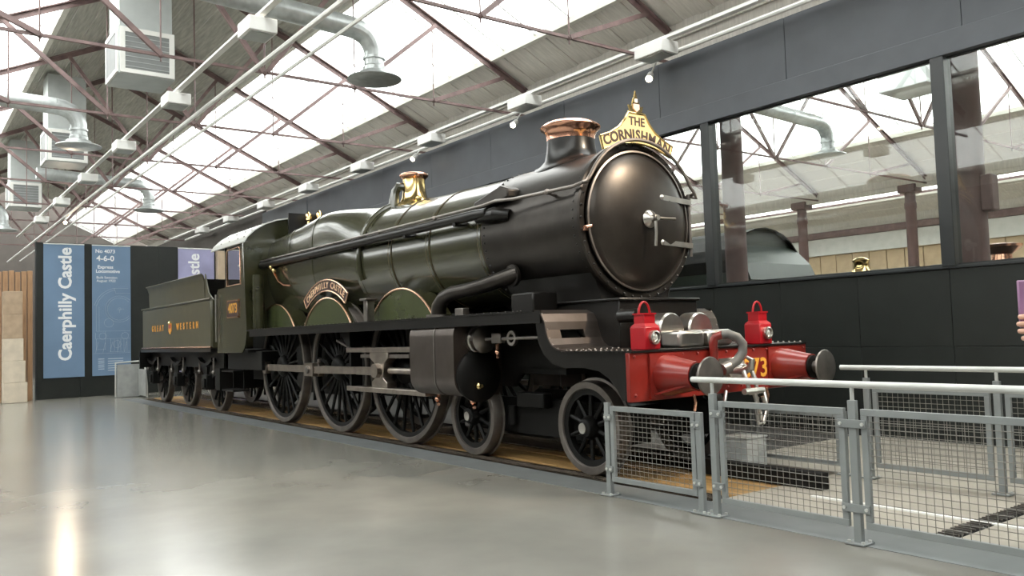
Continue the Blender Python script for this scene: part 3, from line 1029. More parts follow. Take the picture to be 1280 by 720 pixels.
# ---- splashers and nameplates
for s in (-1, 1):
    for j, x in enumerate((-3.74, -6.18, -8.42)):
        a0 = math.degrees(math.asin((1.70 - 1.0225) / 1.13))
        a_end = 180 - a0
        if j == 2:
            a_end = 118
        pts_ = arc(x, 1.0225, 1.13, a0, a_end, 20)
        poly = pts_ + ([(pts_[-1][0], 1.70)] if j == 2 else [])
        y0, y1 = sorted((s * .872, s * .888))
        sp = MB().prism(poly, 'xz', y0, y1).build('splasher', M_greent, L)
        MB().tube([(u, s * .892, w) for u, w in pts_], .017, 8).build('beading', M_bead, sp)
        MB().strip(arc(x, 1.0225, 1.125, a0, a_end, 20), 'xz', *sorted((s * .60, s * .875)), .012).build('splasher_top', M_green, sp)
    x = -6.18
    npl = MB()
    npl.strip(arc(x, 1.0225, 1.335, 55, 127, 22), 'xz', *sorted((s * .885, s * .905)), .19)
    npl = npl.build('nameplate', M_plate, L)
    for rr in (1.245, 1.425):
        MB().tube([(u, s * .908, w) for u, w in arc(x, 1.0225, rr, 54.5, 127.5, 24)], .013, 6).build('brass_border', M_bead, npl)
    for a in (54.5, 127.5):
        ca, sa = math.cos(R(a)), math.sin(R(a))
        MB().tube([(x + ca * rr, s * .908, 1.0225 + sa * rr) for rr in (1.245, 1.33, 1.425)], .013, 6).build('brass_border', M_bead, npl)
    tx = MB()
    word = 'CAERPHILLY CASTLE'
    n = len(word)
    for i, chh in enumerate(word):
        if chh == ' ':
            continue
        t = (i - (n - 1) / 2) / (n - 1) * 62
        a = R(91 - t) if s < 0 else R(91 + t)
        ca, sa = math.cos(a), math.sin(a)
        right = (sa, 0, -ca) if s < 0 else (-sa, 0, ca)
        tx.text(chh, .145, basis(right, (ca, 0, sa), (x + 1.335 * ca, s * .907, 1.0225 + 1.335 * sa)), .004, offset=.002)
    tx.build('lettering', mat('nameplate_letter_gold', (.80, .56, .36), .4), npl, smooth=0, kind='stuff')
    MB().box(-4.42, -4.30, *sorted((s * 1.0, s * 1.12)), 1.70, 2.02).box(-4.46, -4.26, *sorted((s * .96, s * 1.16)), 2.02, 2.05).build('lubricator', M_dsteel, L, bevel=.01)
    MB().box(-1.95, -1.78, *sorted((s * 1.05, s * 1.15)), 1.70, 1.80).build('oil_box', M_dsteel, L, bevel=.01)
    MB().box(-.95, -.55, *sorted((s * .7, s * 1.05)), 1.70, 1.92).build('tool_box', M_black, L, bevel=.02)
    MB().tube([(-8.5, s * .96, 2.93), (-8.35, s * .97, 2.80), (-8.2, s * .97, 2.68), (-8.05, s * .96, 2.55), (-7.85, s * .94, 2.47), (-7.6, s * .92, 2.45)], .022, 8).build('injector_pipe', M_copper, L)
    for i in range(3):
        MB().sphere((-8.45 + i * .13, s * 1.0, 2.90 - i * .07), .04, 5).build('pipe_union', M_brass, L)

# ---- cab
CY = 1.28
for s in (-1, 1):
    y0, y1 = sorted((s * CY, s * (CY - .025)))
    sheet = MB()
    sheet.prism([(-8.86, 1.70), (-8.86, 2.56), (-10.50, 2.56), (-10.58, 2.50), (-10.58, 1.28), (-9.15, 1.28), (-8.98, 1.38), (-8.90, 1.55)], 'xz', y0, y1)
    sheet.prism([(-8.86, 2.56), (-8.86, 3.38), (-9.15, 3.38), (-9.15, 2.56)], 'xz', y0, y1)
    sheet.prism([(-9.15, 3.28), (-9.15, 3.38), (-10.05, 3.38), (-10.05, 3.28)], 'xz', y0, y1)
    sheet.prism([(-9.95, 2.56), (-9.95, 3.38), (-10.07, 3.38), (-10.07, 2.56)], 'xz', y0, y1)
    cs = sheet.build('cab_side', M_green, L)
    MB().prism([(-9.15, 2.56), (-9.95, 2.56), (-9.95, 3.28), (-9.15, 3.28)], 'xz', *sorted((s * (CY - .008), s * (CY - .014)))).build('window_pane', M_glass_cab, cs, smooth=0)
    MB().tube([(-9.16, s * (CY + .004), 2.58), (-9.16, s * (CY + .004), 3.24), (-9.22, s * (CY + .004), 3.29), (-9.88, s * (CY + .004), 3.29), (-9.94, s * (CY + .004), 3.24), (-9.94, s * (CY + .004), 2.58), (-9.16, s * (CY + .004), 2.58)], .012, 6).build('window_bead', M_bead, cs)
    MB().tube([(-10.52, s * (CY + .05), 1.5), (-10.52, s * (CY + .05), 2.45)], .016, 8).build('cab_handrail', M_steel, cs)
    pl_ = MB().box(-9.91, -9.27, *sorted((s * CY, s * (CY + .016))), 1.97, 2.29).build('number_plate', M_plate, cs, bevel=.004)
    MB().box(-9.93, -9.25, *sorted((s * CY, s * (CY + .02))), 2.27, 2.30).box(-9.93, -9.25, *sorted((s * CY, s * (CY + .02))), 1.95, 1.98).box(-9.93, -9.905, *sorted((s * CY, s * (CY + .02))), 1.95, 2.3).box(-9.275, -9.25, *sorted((s * CY, s * (CY + .02))), 1.95, 2.3).build('plate_border', M_bead, pl_)
    MB().text('4073', .26, basis((-s, 0, 0), (0, 0, 1), (-9.59, s * (CY + .017), 2.13)), .004, offset=.004).build('plate_number', M_num, pl_)
    MB().box(-10.45, -9.75, *sorted((s * .95, s * 1.25)), .52, .56).box(-10.45, -9.75, *sorted((s * .95, s * 1.25)), .90, .93).box(-10.43, -10.39, *sorted((s * 1.0, s * 1.03)), .52, 1.3).box(-9.82, -9.78, *sorted((s * 1.0, s * 1.03)), .52, 1.3).build('cab_steps', M_frame, L)
roof_p = [(-1.33, 3.34), (-1.27, 3.44), (-1.12, 3.58), (-.92, 3.70), (-.68, 3.79), (-.35, 3.85), (0, 3.87), (.35, 3.85), (.68, 3.79), (.92, 3.70), (1.12, 3.58), (1.27, 3.44), (1.33, 3.34)]
MB().strip(roof_p, 'yz', -10.78, -8.80, .022).build('cab_roof', M_roofw, L, smooth=50)
rv = MB()
for x in (-10.3, -9.8, -9.3, -8.95):
    for y, z in roof_p[1:-1]:
        rv.sphere((x, y, z + .012), .018, 4)
rv.build('roof_rivets', M_dsteel, L, kind='stuff')
fp = [(y, z - .01) for y, z in roof_p] + [(1.28, 1.7), (-1.28, 1.7)]
cf = MB().prism(fp, 'yz', -8.90, -8.865).build('cab_front', M_green, L)
for s in (-1, 1):
    MB().lathe([(.15, 0), (.15, .006)], (-8.868, s * 1.10, 3.14), 'x', 24).build('spectacle_glass', M_glass_cab, cf)
    MB().cyl((-8.72, s * 1.10, 1.70), (-8.72, s * 1.10, 2.72), .11, n=18).build('sand_casing', M_green, L)
MB().box(-8.48, -8.45, -.60, .25, 3.42, 3.88).build('whistle_shield', M_black, L)
MB().box(-10.58, -8.9, -1.25, 1.25, 1.28, 1.34).build('cab_floor', M_frame, L)

# ================================================================== TENDER
T = thing('tender', 'dark green six-wheeled tender with gold lettering behind the cab', 'tender', (-14, 0, 0))
tk = MB().box(-16.95, -11.10, -1.25, 1.25, 1.36, 2.40).build('tank', M_tender, T, bevel=.04)
MB().box(-17.05, -11.05, -1.28, 1.28, 1.30, 1.37).build('footplate', M_black, T)
MB().tube([(-16.97, -1.26, 2.41), (-11.10, -1.26, 2.41)], .02, 8).tube([(-16.97, 1.26, 2.41), (-11.10, 1.26, 2.41)], .02, 8).build('tank_beading', M_tender, tk)
MB().tube([(-16.95, -1.255, 1.40), (-11.10, -1.255, 1.40)], .022, 8).build('lower_beading', M_bead, tk)
for s in (-1, 1):
    fl = [(s * 1.18, 2.38), (s * 1.19, 2.80), (s * 1.23, 2.93), (s * 1.27, 2.97), (s * 1.25, 2.985), (s * 1.20, 2.94), (s * 1.165, 2.80), (s * 1.155, 2.38)]
    MB().prism(fl, 'yz', -16.5, -11.75).build('coal_fender', M_tender, T, smooth=40)
    MB().prism([(-11.75, 2.38), (-11.75, 2.975), (-11.5, 2.55), (-11.2, 2.40)], 'xz', *sorted((s * 1.15, s * 1.175))).build('fender_curve', M_tender, T)
    fr = [(-17.05, 1.30), (-11.05, 1.30), (-11.05, .95)]
    for x in (-12.046, -14.332, -16.618):
        fr += [(x + .55, .95), (x + .38, .78), (x + .18, .72), (x + .16, 1.02), (x - .16, 1.02), (x - .18, .72), (x - .38, .78), (x - .55, .95)]
    fr += [(-17.05, .95)]
    MB().prism(fr, 'xz', *sorted((s * .98, s * 1.01))).build('tender_frame', M_frame, T)
    for x in (-12.046, -14.332, -16.618):
        ab = MB().box(x - .15, x + .15, *sorted((s * .94, s * 1.12)), .48, .80).box(x - .10, x + .10, *sorted((s * 1.12, s * 1.16)), .52, .72).build('axlebox', M_frame, T, bevel=.015)
        MB().strip([(x - .5, 1.14), (x - .25, 1.05), (x, 1.01), (x + .25, 1.05), (x + .5, 1.14)], 'xz', *sorted((s * 1.02, s * 1.12)), .07).build('leaf_spring', M_frame, T)
        for d in (-.5, .5):
            MB().cyl((x + d, s * 1.07, 1.17), (x + d, s * 1.07, .82), .022, n=8).sphere((x + d, s * 1.07, .86), .045, 5).build('spring_hanger', M_dsteel, T)
MB().box(-11.78, -11.74, -1.18, 1.18, 2.38, 2.86).build('front_bulkhead', M_black, T)
MB().box(-16.5, -16.46, -1.18, 1.18, 2.38, 2.95).build('rear_bulkhead', M_tender, T)
MB().box(-17.1, -17.05, -1.3, 1.3, .9, 1.34).build('rear_beam', M_black, T)
MB().box(-16.9, -11.2, -.6, .6, .8, 1.32).build('well_tank', M_frame, T)
MB().box(-11.35, -11.05, -1.1, 1.1, .5, .95).build('drag_plate', M_frame, T)
# coal
for nm, lst in (('GREAT', (-15.96, -14.80)), ('WESTERN', (-13.68, -11.98))):
    tx = MB()
    n = len(nm)
    for i, chh in enumerate(nm):
        x = lst[0] + .09 + (lst[1] - lst[0] - .18) * i / (n - 1)
        tx.text(chh, .205, basis((1, 0, 0), (0, 0, 1), (x, -1.254, 1.88)), .003, offset=.006)
    tx.build('lettering', M_orange, tk, smooth=0, kind='stuff')
cst = MB().prism([(-14.36, 1.98), (-14.36, 1.80), (-14.24, 1.72), (-14.12, 1.80), (-14.12, 1.98)], 'xz', -1.262, -1.25).build('crest', M_orange, tk)
MB().prism([(-14.32, 1.95), (-14.32, 1.86), (-14.16, 1.86), (-14.16, 1.95)], 'xz', -1.268, -1.26).build('crest_shield', M_lampred, cst)
MB().lathe([(.03, 0), (.05, .02), (.03, .05), (.005, .07)], (-14.24, -1.258, 1.97), 'z', 10).build('crest_crown', M_brass, cst)
tw = None
for x in (-12.046, -14.332, -16.618):
    r = .63
    for far in (False, True):
        if tw is None:
            c = (x, 0, r)
            tw = MB().annulus([(r, -.695), (r, -.80), (r - .012, -.822), (r - .07, -.822), (r - .08, -.70), (r + .028, -.68), (r + .028, -.69)], c, 'y', 48).build('tender_wheel', M_tyre, T, smooth=40)
            MB().lathe([(.08, -.84), (.14, -.82), (.14, -.68)], c, 'y', 20).build('hub', M_frame, tw)
            for k in range(12):
                a = 2 * PI * (k + .5) / 12
                MB().tube([(x + .1 * math.cos(a), -.765, r + .1 * math.sin(a)), (x + (r - .06) * math.cos(a), -.765, r + (r - .06) * math.sin(a))], [.032, .024], 6).build('spoke', M_frame, tw)
            tx0 = x
        else:
            if far:
                w = inst(tw, (x + tx0 - 2 * -14, 0, 0), T, (0, 0, PI))
            else:
                w = inst(tw, (x - tx0, 0, 0), T)
            for k in kids(tw):
                inst(k, (0, 0, 0), w)
    MB().cyl((x, -1.0, r), (x, 1.0, r), .08, n=14).build('axle', M_dsteel, T)

# ================================================================== HEADBOARD AND LAMPS
hb = thing('headboard', 'shaped gold train headboard with dark lettering on top of the smokebox', 'sign', (.08, 0, 3.4))
HX = .05
up = [(-.56, 3.55), (-.42, 3.60), (-.28, 3.68), (-.19, 3.77), (-.13, 3.86), (.13, 3.86), (.19, 3.77), (.28, 3.68), (.42, 3.60), (.56, 3.55)]
lo = [(.52, 3.41), (.40, 3.455), (.25, 3.50), (.1, 3.52), (-.1, 3.52), (-.25, 3.50), (-.40, 3.455), (-.52, 3.41)]
MB().prism(up + lo, 'yz', HX, HX + .022).build('board', M_gold, hb)
ed = [(HX + .024, y, z) for y, z in up + lo]
MB().tube(ed + ed[:1], .011, 6).build('edge_bead', M_brass, hb)
tx = MB()
tx.text('THE', .135, basis((0, 1, 0), (0, 0, 1), (HX + .023, 0, 3.765)), .003, offset=.003)
tx.build('lettering', mat('headboard_lettering', (.05, .03, .025), .5), hb, smooth=0, kind='stuff')
tx = MB()
word = 'CORNISHMAN'
wd = [1.05, 1.2, 1.0, 1.15, .5, .9, 1.15, 1.3, 1.1, 1.15]
cum = 0.
for i, c in enumerate(word):
    t = (cum + wd[i] / 2) / sum(wd) * 2.16 - 1.08
    cum += wd[i]
    y = t * .475
    z = 3.615 - .105 * t * t
    a = -t * .40
    tx.text(c, .155, basis((0, math.cos(a), math.sin(a)), (0, -math.sin(a), math.cos(a)), (HX + .023, y, z)), .003, offset=.005)
tx.build('lettering', MATS['headboard_lettering'], hb, smooth=0, kind='stuff')
fi = MB().box(HX, HX + .02, -.115, .115, 3.85, 3.885).prism([(-.09, 3.885), (-.115, 3.95), (-.06, 3.94), (-.05, 3.975), (.05, 3.975), (.06, 3.94), (.115, 3.95), (.09, 3.885)], 'yz', HX, HX + .02).prism([(-.05, 3.97), (.05, 3.97), (.035, 4.03), (.02, 4.04), (.0, 4.12), (-.02, 4.04), (-.035, 4.03)], 'yz', HX, HX + .02).build('finial', M_brass, hb)
MB().prism([(-.045, 3.965), (-.045, 3.91), (0, 3.875), (.045, 3.91), (.045, 3.965)], 'yz', HX + .02, HX + .03).build('finial_shield', mat('shield_pale_rose', (.80, .60, .52), .4), fi)
MB().box(HX + .02, HX + .028, -.02, .02, 3.985, 4.025).build('finial_gem', M_white, fi)
MB().box(HX - .03, HX, -.05, .05, 3.49, 3.7).build('bracket', M_black, hb)


def lamp(name, x, y, z, label):
    t = thing(name, label, 'lamp', (x, y, z), 'red locomotive lamps')
    MB().box(x - .10, x + .10, y - .098, y + .098, z, z + .215).build('body', M_lampred, t, bevel=.012)
    MB().rings([[(x + a, y + b, z + .215) for a, b in ((-.095, -.093), (.095, -.093), (.095, .093), (-.095, .093))], [(x + a, y + b, z + .245) for a, b in ((-.065, -.07), (.065, -.07), (.065, .07), (-.065, .07))], [(x + a, y + b, z + .33) for a, b in ((-.065, -.07), (.065, -.07), (.065, .07), (-.065, .07))]]).build('chimney', M_lampred, t, smooth=0)
    MB().box(x - .075, x + .075, y - .08, y + .08, z + .325, z + .34).build('cap', M_lampred, t)
    MB().tube([(x, y + .07 * math.cos(R(a)) * 1.05, z + .33 + .115 * max(0, math.sin(R(a)))) for a in range(0, 181, 18)], .011, 8).build('handle', M_lampred, t)
    MB().annulus([(.045, 0), (.065, 0), (.065, .035), (.05, .04)], (x + .10, y + .005, z + .115), 'x', 20).build('lens_rim', M_steel, t)
    MB().lathe([(.048, .0), (.04, .02), (.02, .03), (.002, .033)], (x + .10, y + .005, z + .115), 'x', 18).build('lens', M_lens, t)


lamp('headlamp', 1.02, -.98, 1.286, 'bright red oil lamp on the buffer beam above the near buffer')
lamp('headlamp', 1.02, .70, 1.286, 'bright red oil lamp on the buffer beam above the far buffer')

# ================================================================== FENCES


def wires(x0, x1, z0, z1, y):
    mb = MB()
    n = int((x1 - x0) / .05)
    for i in range(1, n):
        x = x0 + (x1 - x0) * i / n
        mb.tube([(x, y - .003, z0), (x, y - .003, z1)], .0026, 4, False)
    m = int((z1 - z0) / .042)
    for i in range(1, m):
        z = z0 + (z1 - z0) * i / m
        mb.tube([(x0, y + .003, z), (x1, y + .003, z)], .0026, 4, False)
    return mb


def panel(x0, x1, z0, z1, y, parent):
    p = MB().box(x0, x1, y - .015, y + .015, z1 - .045, z1).box(x0, x1, y - .015, y + .015, z0, z0 + .045).box(x0, x0 + .045, y - .015, y + .015, z0 + .045, z1 - .045).box(x1 - .045, x1, y - .015, y + .015, z0 + .045, z1 - .045).build('mesh_panel', M_fence, parent, smooth=0, bevel=.003)
    wires(x0 + .04, x1 - .04, z0 + .04, z1 - .04, y).build('wire_mesh', M_wire, p, smooth=0, kind='stuff')
    return p


def post(x, y, h, parent, spigot=True, foot=True):
    o = MB().box(x - .028, x + .028, y - .02, y + .02, .012, h).build('post', M_fence, parent, bevel=.004)
    if spigot:
        MB().cyl((x, y, h), (x, y, h + .09), .014, n=10).build('spigot', M_rail_h, o)
    if foot:
        MB().box(x - .07, x + .07, y - .065, y + .065, .004, .016).build('base_plate', M_fence, o, bevel=.003)
        b0 = MB()
        for a in (-.05, .05):
            for b in (-.042, .042):
                b0.cyl((x + a, y + b, .016), (x + a, y + b, .03), .013, n=6)
        b0.build('base_bolts', M_rail_h, o, smooth=0, kind='stuff')
    return o


def clips(x, y, z, parent, w=.10):
    o = MB().box(x - w, x + w, y - .03, y - .018, z - .028, z + .028).build('clip', M_fence, parent, bevel=.003)
    MB().cyl((x - w + .02, y - .04, z), (x - w + .02, y - .028, z), .012, n=8).cyl((x + w - .02, y - .04, z), (x + w - .02, y - .028, z), .012, n=8).build('clip_bolts', M_rail_h, o, kind='stuff')


FY = -1.40
# low panel beside the front bogie wheel
f1 = thing('mesh_barrier', 'low grey mesh barrier panel without handrail beside the front wheel', 'fence', (.92, FY, 0), 'mesh fences')
panel(.965, 1.945, .13, .80, FY, f1)
post(.925, FY, .83, f1, False)
post(1.985, FY, .80, f1, False)
for x in (.945, 1.965):
    for z in (.24, .70):
        clips(x, FY, z, f1, .045)
# railed fence
f2 = thing('railed_fence', 'grey mesh fence with pale tubular handrail at the front right', 'fence', (2.13, FY, 0), 'mesh fences')
for x in (2.13, 3.32, 4.51, 5.70):
    post(x, FY, .955, f2)
for x in (2.13, 3.32, 4.51):
    panel(x + .06, x + 1.13, .11, .90, FY, f2)
for i, x in enumerate((2.13, 3.32, 4.51, 5.70)):
    for z in (.24, .80):
        clips(x if i else x + .04, FY, z, f2, .10 if i else .055)
MB().tube([(1.93, FY, 1.06), (6.2, FY, 1.06)], .024, 12).build('handrail', M_rail_h, f2)
# far fence
GY = .87
f3 = thing('railed_fence', 'second grey mesh fence with handrail standing across the track behind', 'fence', (2.13, GY, 0), 'mesh fences')
for x in (2.10, 3.27, 4.46):
    post(x, GY, .95, f3)
for x in (2.10, 3.27):
    panel(x + .06, x + 1.11, .11, .86, GY, f3)
MB().tube([(1.84, GY, 1.045), (5.4, GY, 1.045)], .024, 12).build('handrail', M_rail_h, f3)
f4 = thing('mesh_barrier', 'low mesh barrier panel behind the far buffer', 'fence', (.78, GY, 0), 'mesh fences')
panel(.80, 1.80, .08, .60, GY, f4)
post(.77, GY, .62, f4, False)
post(1.84, GY, .62, f4, False)
# grey barrier at the rear of the tender
f5 = thing('rear_barrier', 'pale grey panelled barrier with tubular rail beside the rear of the tender', 'fence', (-19, -1.35, 0))
MB().box(-19.6, -19.55, -1.35, -.75, .02, .95).build('panel', mat('barrier_grey', (.33, .34, .33), .5), f5)
MB().box(-19.55, -18.7, -.78, -.75, .05, .8).build('panel', mat('barrier_grey', (.33, .34, .33), .5), f5)
MB().tube([(-19.6, -1.38, .02), (-19.6, -1.38, 1.0), (-19.6, -.75, 1.03), (-19.0, -.73, 1.0), (-18.75, -.73, .3), (-18.75, -.73, .02)], .025, 8).build('tube_rail', M_rail_h, f5)
# things lying on the floor in front of the locomotive
bk = MB().box(.62, 2.12, .02, .14, 0, .15)
tag(bk.build('baulk', M_frame, bevel=.006), 'low dark timber baulk lying on the floor behind the mesh fence', 'beam')
wb = thing('floor_box', 'pale grey box standing on the floor under the far buffer', 'box', (1.25, .45, 0))
MB().box(.80, 1.12, .30, .62, 0, .34).build('body', mat('pale_grey_box', (.45, .47, .46), .5), wb, bevel=.008)
MB().box(.79, 1.13, .29, .63, .34, .36).build('lid', mat('pale_grey_box', (.45, .47, .46), .5), wb, bevel=.004)

# ================================================================== SERVICES IN THE ROOF


def light_box(x, y, z, label, group, sx=.24, sy=.24, sz=.19):
    t = thing('light_box', label, 'light fitting', (x, y, z), group)
    MB().box(x - sx, x + sx, y - sy, y + sy, z - sz / 2, z + sz / 2).build('housing', M_box, t, bevel=.01)
    MB().box(x - sx * .8, x + sx * .8, y - sy * .8, y + sy * .8, z - sz / 2 - .012, z - sz / 2).build('diffuser', M_ductbox, t)
    MB().cyl((x, y, z + sz / 2), (x, y, z + sz / 2 + (.018 if y > 0 else .033)), .02, n=8).build('stem', M_pipew, t)


for i in range(8):
    light_box(-2.50 - 3.44 * i, 3.15, 5.90, 'white box light on the tray along the window wall, %s from the right' % ORD[i], 'box lights along the window wall', .30, .19, .20)
tr = MB().box(-32, 7, 3.10, 3.20, 6.02, 6.07)
tag(tr.build('cable_tray', M_pipew), 'pale cable tray running above the dark window wall', 'cable tray')
for i in range(6):
    light_box(-2.98 - 3.5 * i, -3.14, 5.16, 'white box light on the hanging tray, %s from the near end' % ORD[i], 'box lights on the hanging tray', .20, .17, .17)
tr = MB().box(-26, 3, -3.18, -3.10, 5.28, 5.31)
tag(tr.build('cable_tray', M_pipew), 'pale hanging cable tray crossing under the roof at upper left', 'cable tray')
tag(MB().tube([(-41, -1.98, 5.80), (9, -1.98, 5.80)], .04, 8).build('roof_pipe', M_pipew), 'thick white pipe slung under the trusses along the hall', 'pipe')
tag(MB().tube([(-41, -1.45, 5.86), (9, -1.45, 5.86)], .028, 6).build('roof_pipe', M_pipew), 'thin pale conduit running beside the thick roof pipe under the trusses', 'pipe')
tag(MB().tube([(-30, 3.46, 5.91), (9, 3.46, 5.91)], .038, 8).build('wall_pipe', M_pipew), 'white pipe along the top of the dark window wall', 'pipe')


def spot(x, y, z, tx, label, power, col=(1., .80, .58), base=None):
    t = thing('spotlight', label, 'spotlight', (x, y, z), 'spotlights')
    d = (Vector(tx) - Vector((x, y, z))).normalized()
    p = Vector((x, y, z))
    MB().cyl(p - d * .10, p + d * .10, .05, .06, 14).build('barrel', M_box, t)
    MB().cyl(p + d * .10, p + d * .108, .05, .05, 14).build('bulb', M_lampglow, t)
    bs = base or (x, y, z + .2)
    MB().tube([p, bs], .014, 6).build('arm', M_box, t)
    ld = bpy.data.lights.new('spot_beam', 'SPOT')
    ld.energy = power
    ld.color = col
    ld.spot_size = R(46)
    ld.spot_blend = .5
    ld.shadow_soft_size = .12
    lo_ = bpy.data.objects.new('spot_beam', ld)
    COL.objects.link(lo_)
    lo_.parent = t
    lo_.location = d * .13
    lo_.rotation_euler = d.to_track_quat('-Z', 'Y').to_euler()


spot(-6.40, 3.25, 5.62, (-4.0, -1.0, 2.5), 'small white spotlight under the wall pipe above the boiler', 110, base=(-6.4, 3.46, 5.91))
spot(-2.75, 3.25, 5.57, (-.2, -.8, 2.0), 'slim white spotlight arm above the headboard on the dark fascia', 110, base=(-2.75, 3.46, 5.91))
spot(-10.4, 3.30, 5.72, (-9.0, 0, 2.5), 'small bright spotlight above the safety valve bonnet', 90, base=(-10.4, 3.46, 5.91))
spot(1.2, -2.9, 5.9, (.0, -.9, 2.2), 'white spotlight hung from the near truss, aimed at the smokebox', 160, base=(1.03, -3.25, 5.97))
spot(-2.9, -3.25, 5.75, (-3.5, -1.0, 1.2), 'white spotlight on the second truss, aimed at the driving wheels', 160, base=(-2.93, -3.25, 5.97))
spot(5.0, -1.8, 5.75, (1.9, -.6, .3), 'white spotlight on the truss in front, aimed at the buffer beam', 120, base=(4.99, -1.6, 5.97))
spot(4.9, 2.4, 6.98, (.1, -.1, 2.9), 'white spotlight high on the rafter in front, aimed at the smokebox door', 2200, base=(4.99, 2.4, 7.2))

spot(-24.0, -2.0, 5.60, (1.0, -6.0, 0), 'bright distant spotlight under the white roof pipe beyond the banner wall', 170, base=(-24.0, -1.98, 5.80))
# air boxes hung under the ridge
for i, x in enumerate((-8.85, -16.8, -24.7)):
    t = thing('air_box', 'grey louvred air box hanging under the roof ridge, %s from the near end' % ORD[i], 'ventilation box', (x, -3.1, 6), 'louvred air boxes')
    y0, y1, z0 = -3.55, -2.64, 6.06
    MB().box(x - .46, x + .46, y0, y1, z0, z0 + .82).build('case', M_ductbox, t, bevel=.01)
    MB().box(x - .40, x + .40, y0 + .03, y1 - .03, z0 + .82, 8.25).build('riser', M_ductbox, t, smooth=0)
    for axis in (0, 1):
        if axis == 0:
            MB().box(x + .46, x + .48, y0 + .10, y1 - .10, z0 + .09, z0 + .72).build('louvre_panel', M_ductdark, t)
            MB().box(x + .46, x + .49, y0 + .02, y0 + .10, z0 + .02, z0 + .80).box(x + .46, x + .49, y1 - .10, y1 - .02, z0 + .02, z0 + .80).box(x + .46, x + .49, y0 + .1005, y1 - .1005, z0 + .02, z0 + .09).box(x + .46, x + .49, y0 + .1005, y1 - .1005, z0 + .72, z0 + .80).build('louvre_frame', M_pipew, t)
            for j in range(7):
                MB().box(x + .475, x + .488, y0 + .1, y1 - .1, z0 + .13 + j * .085, z0 + .14 + j * .085).build('slat', M_ductbox, t)
        else:
            MB().box(x - .40, x + .40, y0 - .02, y0, z0 + .09, z0 + .72).build('louvre_panel', M_ductdark, t)
            MB().box(x - .45, x - .40, y0 - .03, y0, z0 + .02, z0 + .80).box(x + .40, x + .45, y0 - .03, y0, z0 + .02, z0 + .80).box(x - .3995, x + .3995, y0 - .03, y0, z0 + .02, z0 + .09).box(x - .3995, x + .3995, y0 - .03, y0, z0 + .72, z0 + .80).build('louvre_frame', M_pipew, t)
    for d in (-.3, .3):
        MB().tube([(x + d, -3.1, 8.42), (x + d, -3.1, z0 + .8)], .01, 6).build('hanger', M_truss, t)


def cone_duct(x, y, z, ystart, label):
    t = thing('cone_diffuser', label, 'ventilation duct', (x, y, z), 'round ducts with cone diffusers')
    s = 1 if ystart < y else -1
    zt = z + .78
    r = .165
    MB().tube([(x, ystart, zt + .10), (x, y - s * .42, zt)], r, 18).build('duct', M_duct, t)
    MB().tube([(x, y - s * .42, zt), (x, y - s * .28, zt - .02), (x, y - s * .14, zt - .08), (x, y - s * .05, zt - .18), (x, y, zt - .32), (x, y, z + .20)], [r, r, r, r * .98, r * .95, r * .92], 18).build('elbow', M_duct, t, smooth=20)
    MB().lathe([(.16, .22), (.175, .20), (.175, .14), (.23, .12), (.25, .08), (.42, .02), (.43, .0), (.40, -.012), (.05, -.02)], (x, y, z), 'z', 28).build('cone', M_duct, t)
    MB().annulus([(.15, .32), (.175, .32), (.175, .36), (.15, .36)], (x, y, z), 'z', 20).build('collar', M_duct, t)
    yh = (ystart + y) / 2
    zr_ = (ZR - SL * abs(yh - YC) if y < 4 else ZN - SL * abs(yh - YN)) if yh > -7.3 else 6.4
    MB().tube([(x, yh, zt + .1), (x, yh, zr_ + .07)], .01, 6).build('hanger', M_truss, t)


cone_duct(-5.15, -.47, 5.56, -3.3, 'round metal duct ending in a cone above the boiler, nearest')
cone_duct(-12.2, -3.53, 5.57, -7.0, 'round metal duct with cone at upper left beside the air boxes')
cone_duct(-20.2, -.30, 5.57, -3.3, 'small distant round duct with cone above the blue banners')
cone_duct(-26.6, -3.5, 5.57, -7.0, 'farthest round duct with cone at the left edge')
cone_duct(-5.0, 11.85, 5.6, 8.2, 'round duct with cone in the next hall beyond the glass')
t = thing('air_box', 'grey air box hanging in the hall beyond the big window', 'ventilation box', (-1.9, 10.1, 6), 'louvred air boxes')
MB().box(-2.4, -1.4, 9.6, 10.6, 6.15, 6.9).build('case', M_ductbox, t, bevel=.01)
MB().box(-2.3, -1.5, 9.7, 10.5, 6.9, 8.7).build('riser', M_ductbox, t)

# ================================================================== BANNERS


EB = EX + .03


def banner(y0, y1, z0, z1, m, label):
    t = thing('banner', label, 'banner', (EB + .01, (y0 + y1) / 2, z0), 'hanging banners')
    MB().box(EB + .001, EB + .012, y0, y1, z0, z1).build('cloth', m, t)
    MB().cyl((EB + .012, y0, z1), (EB + .012, y1, z1), .015, n=8).build('rod', M_pipew, t)
    for yb in (y0 + .15, y1 - .15):
        MB().box(EX, EB + .012, yb - .015, yb + .015, z1 - .01, z1 + .02).build('bracket', M_mull, t)
    return t


def T_end(y, z):
    return basis((0, 1, 0), (0, 0, 1), (EB + .013, y, z))


def T_vert(y, z):
    return basis((0, 0, 1), (0, -1, 0), (EB + .013, y, z))


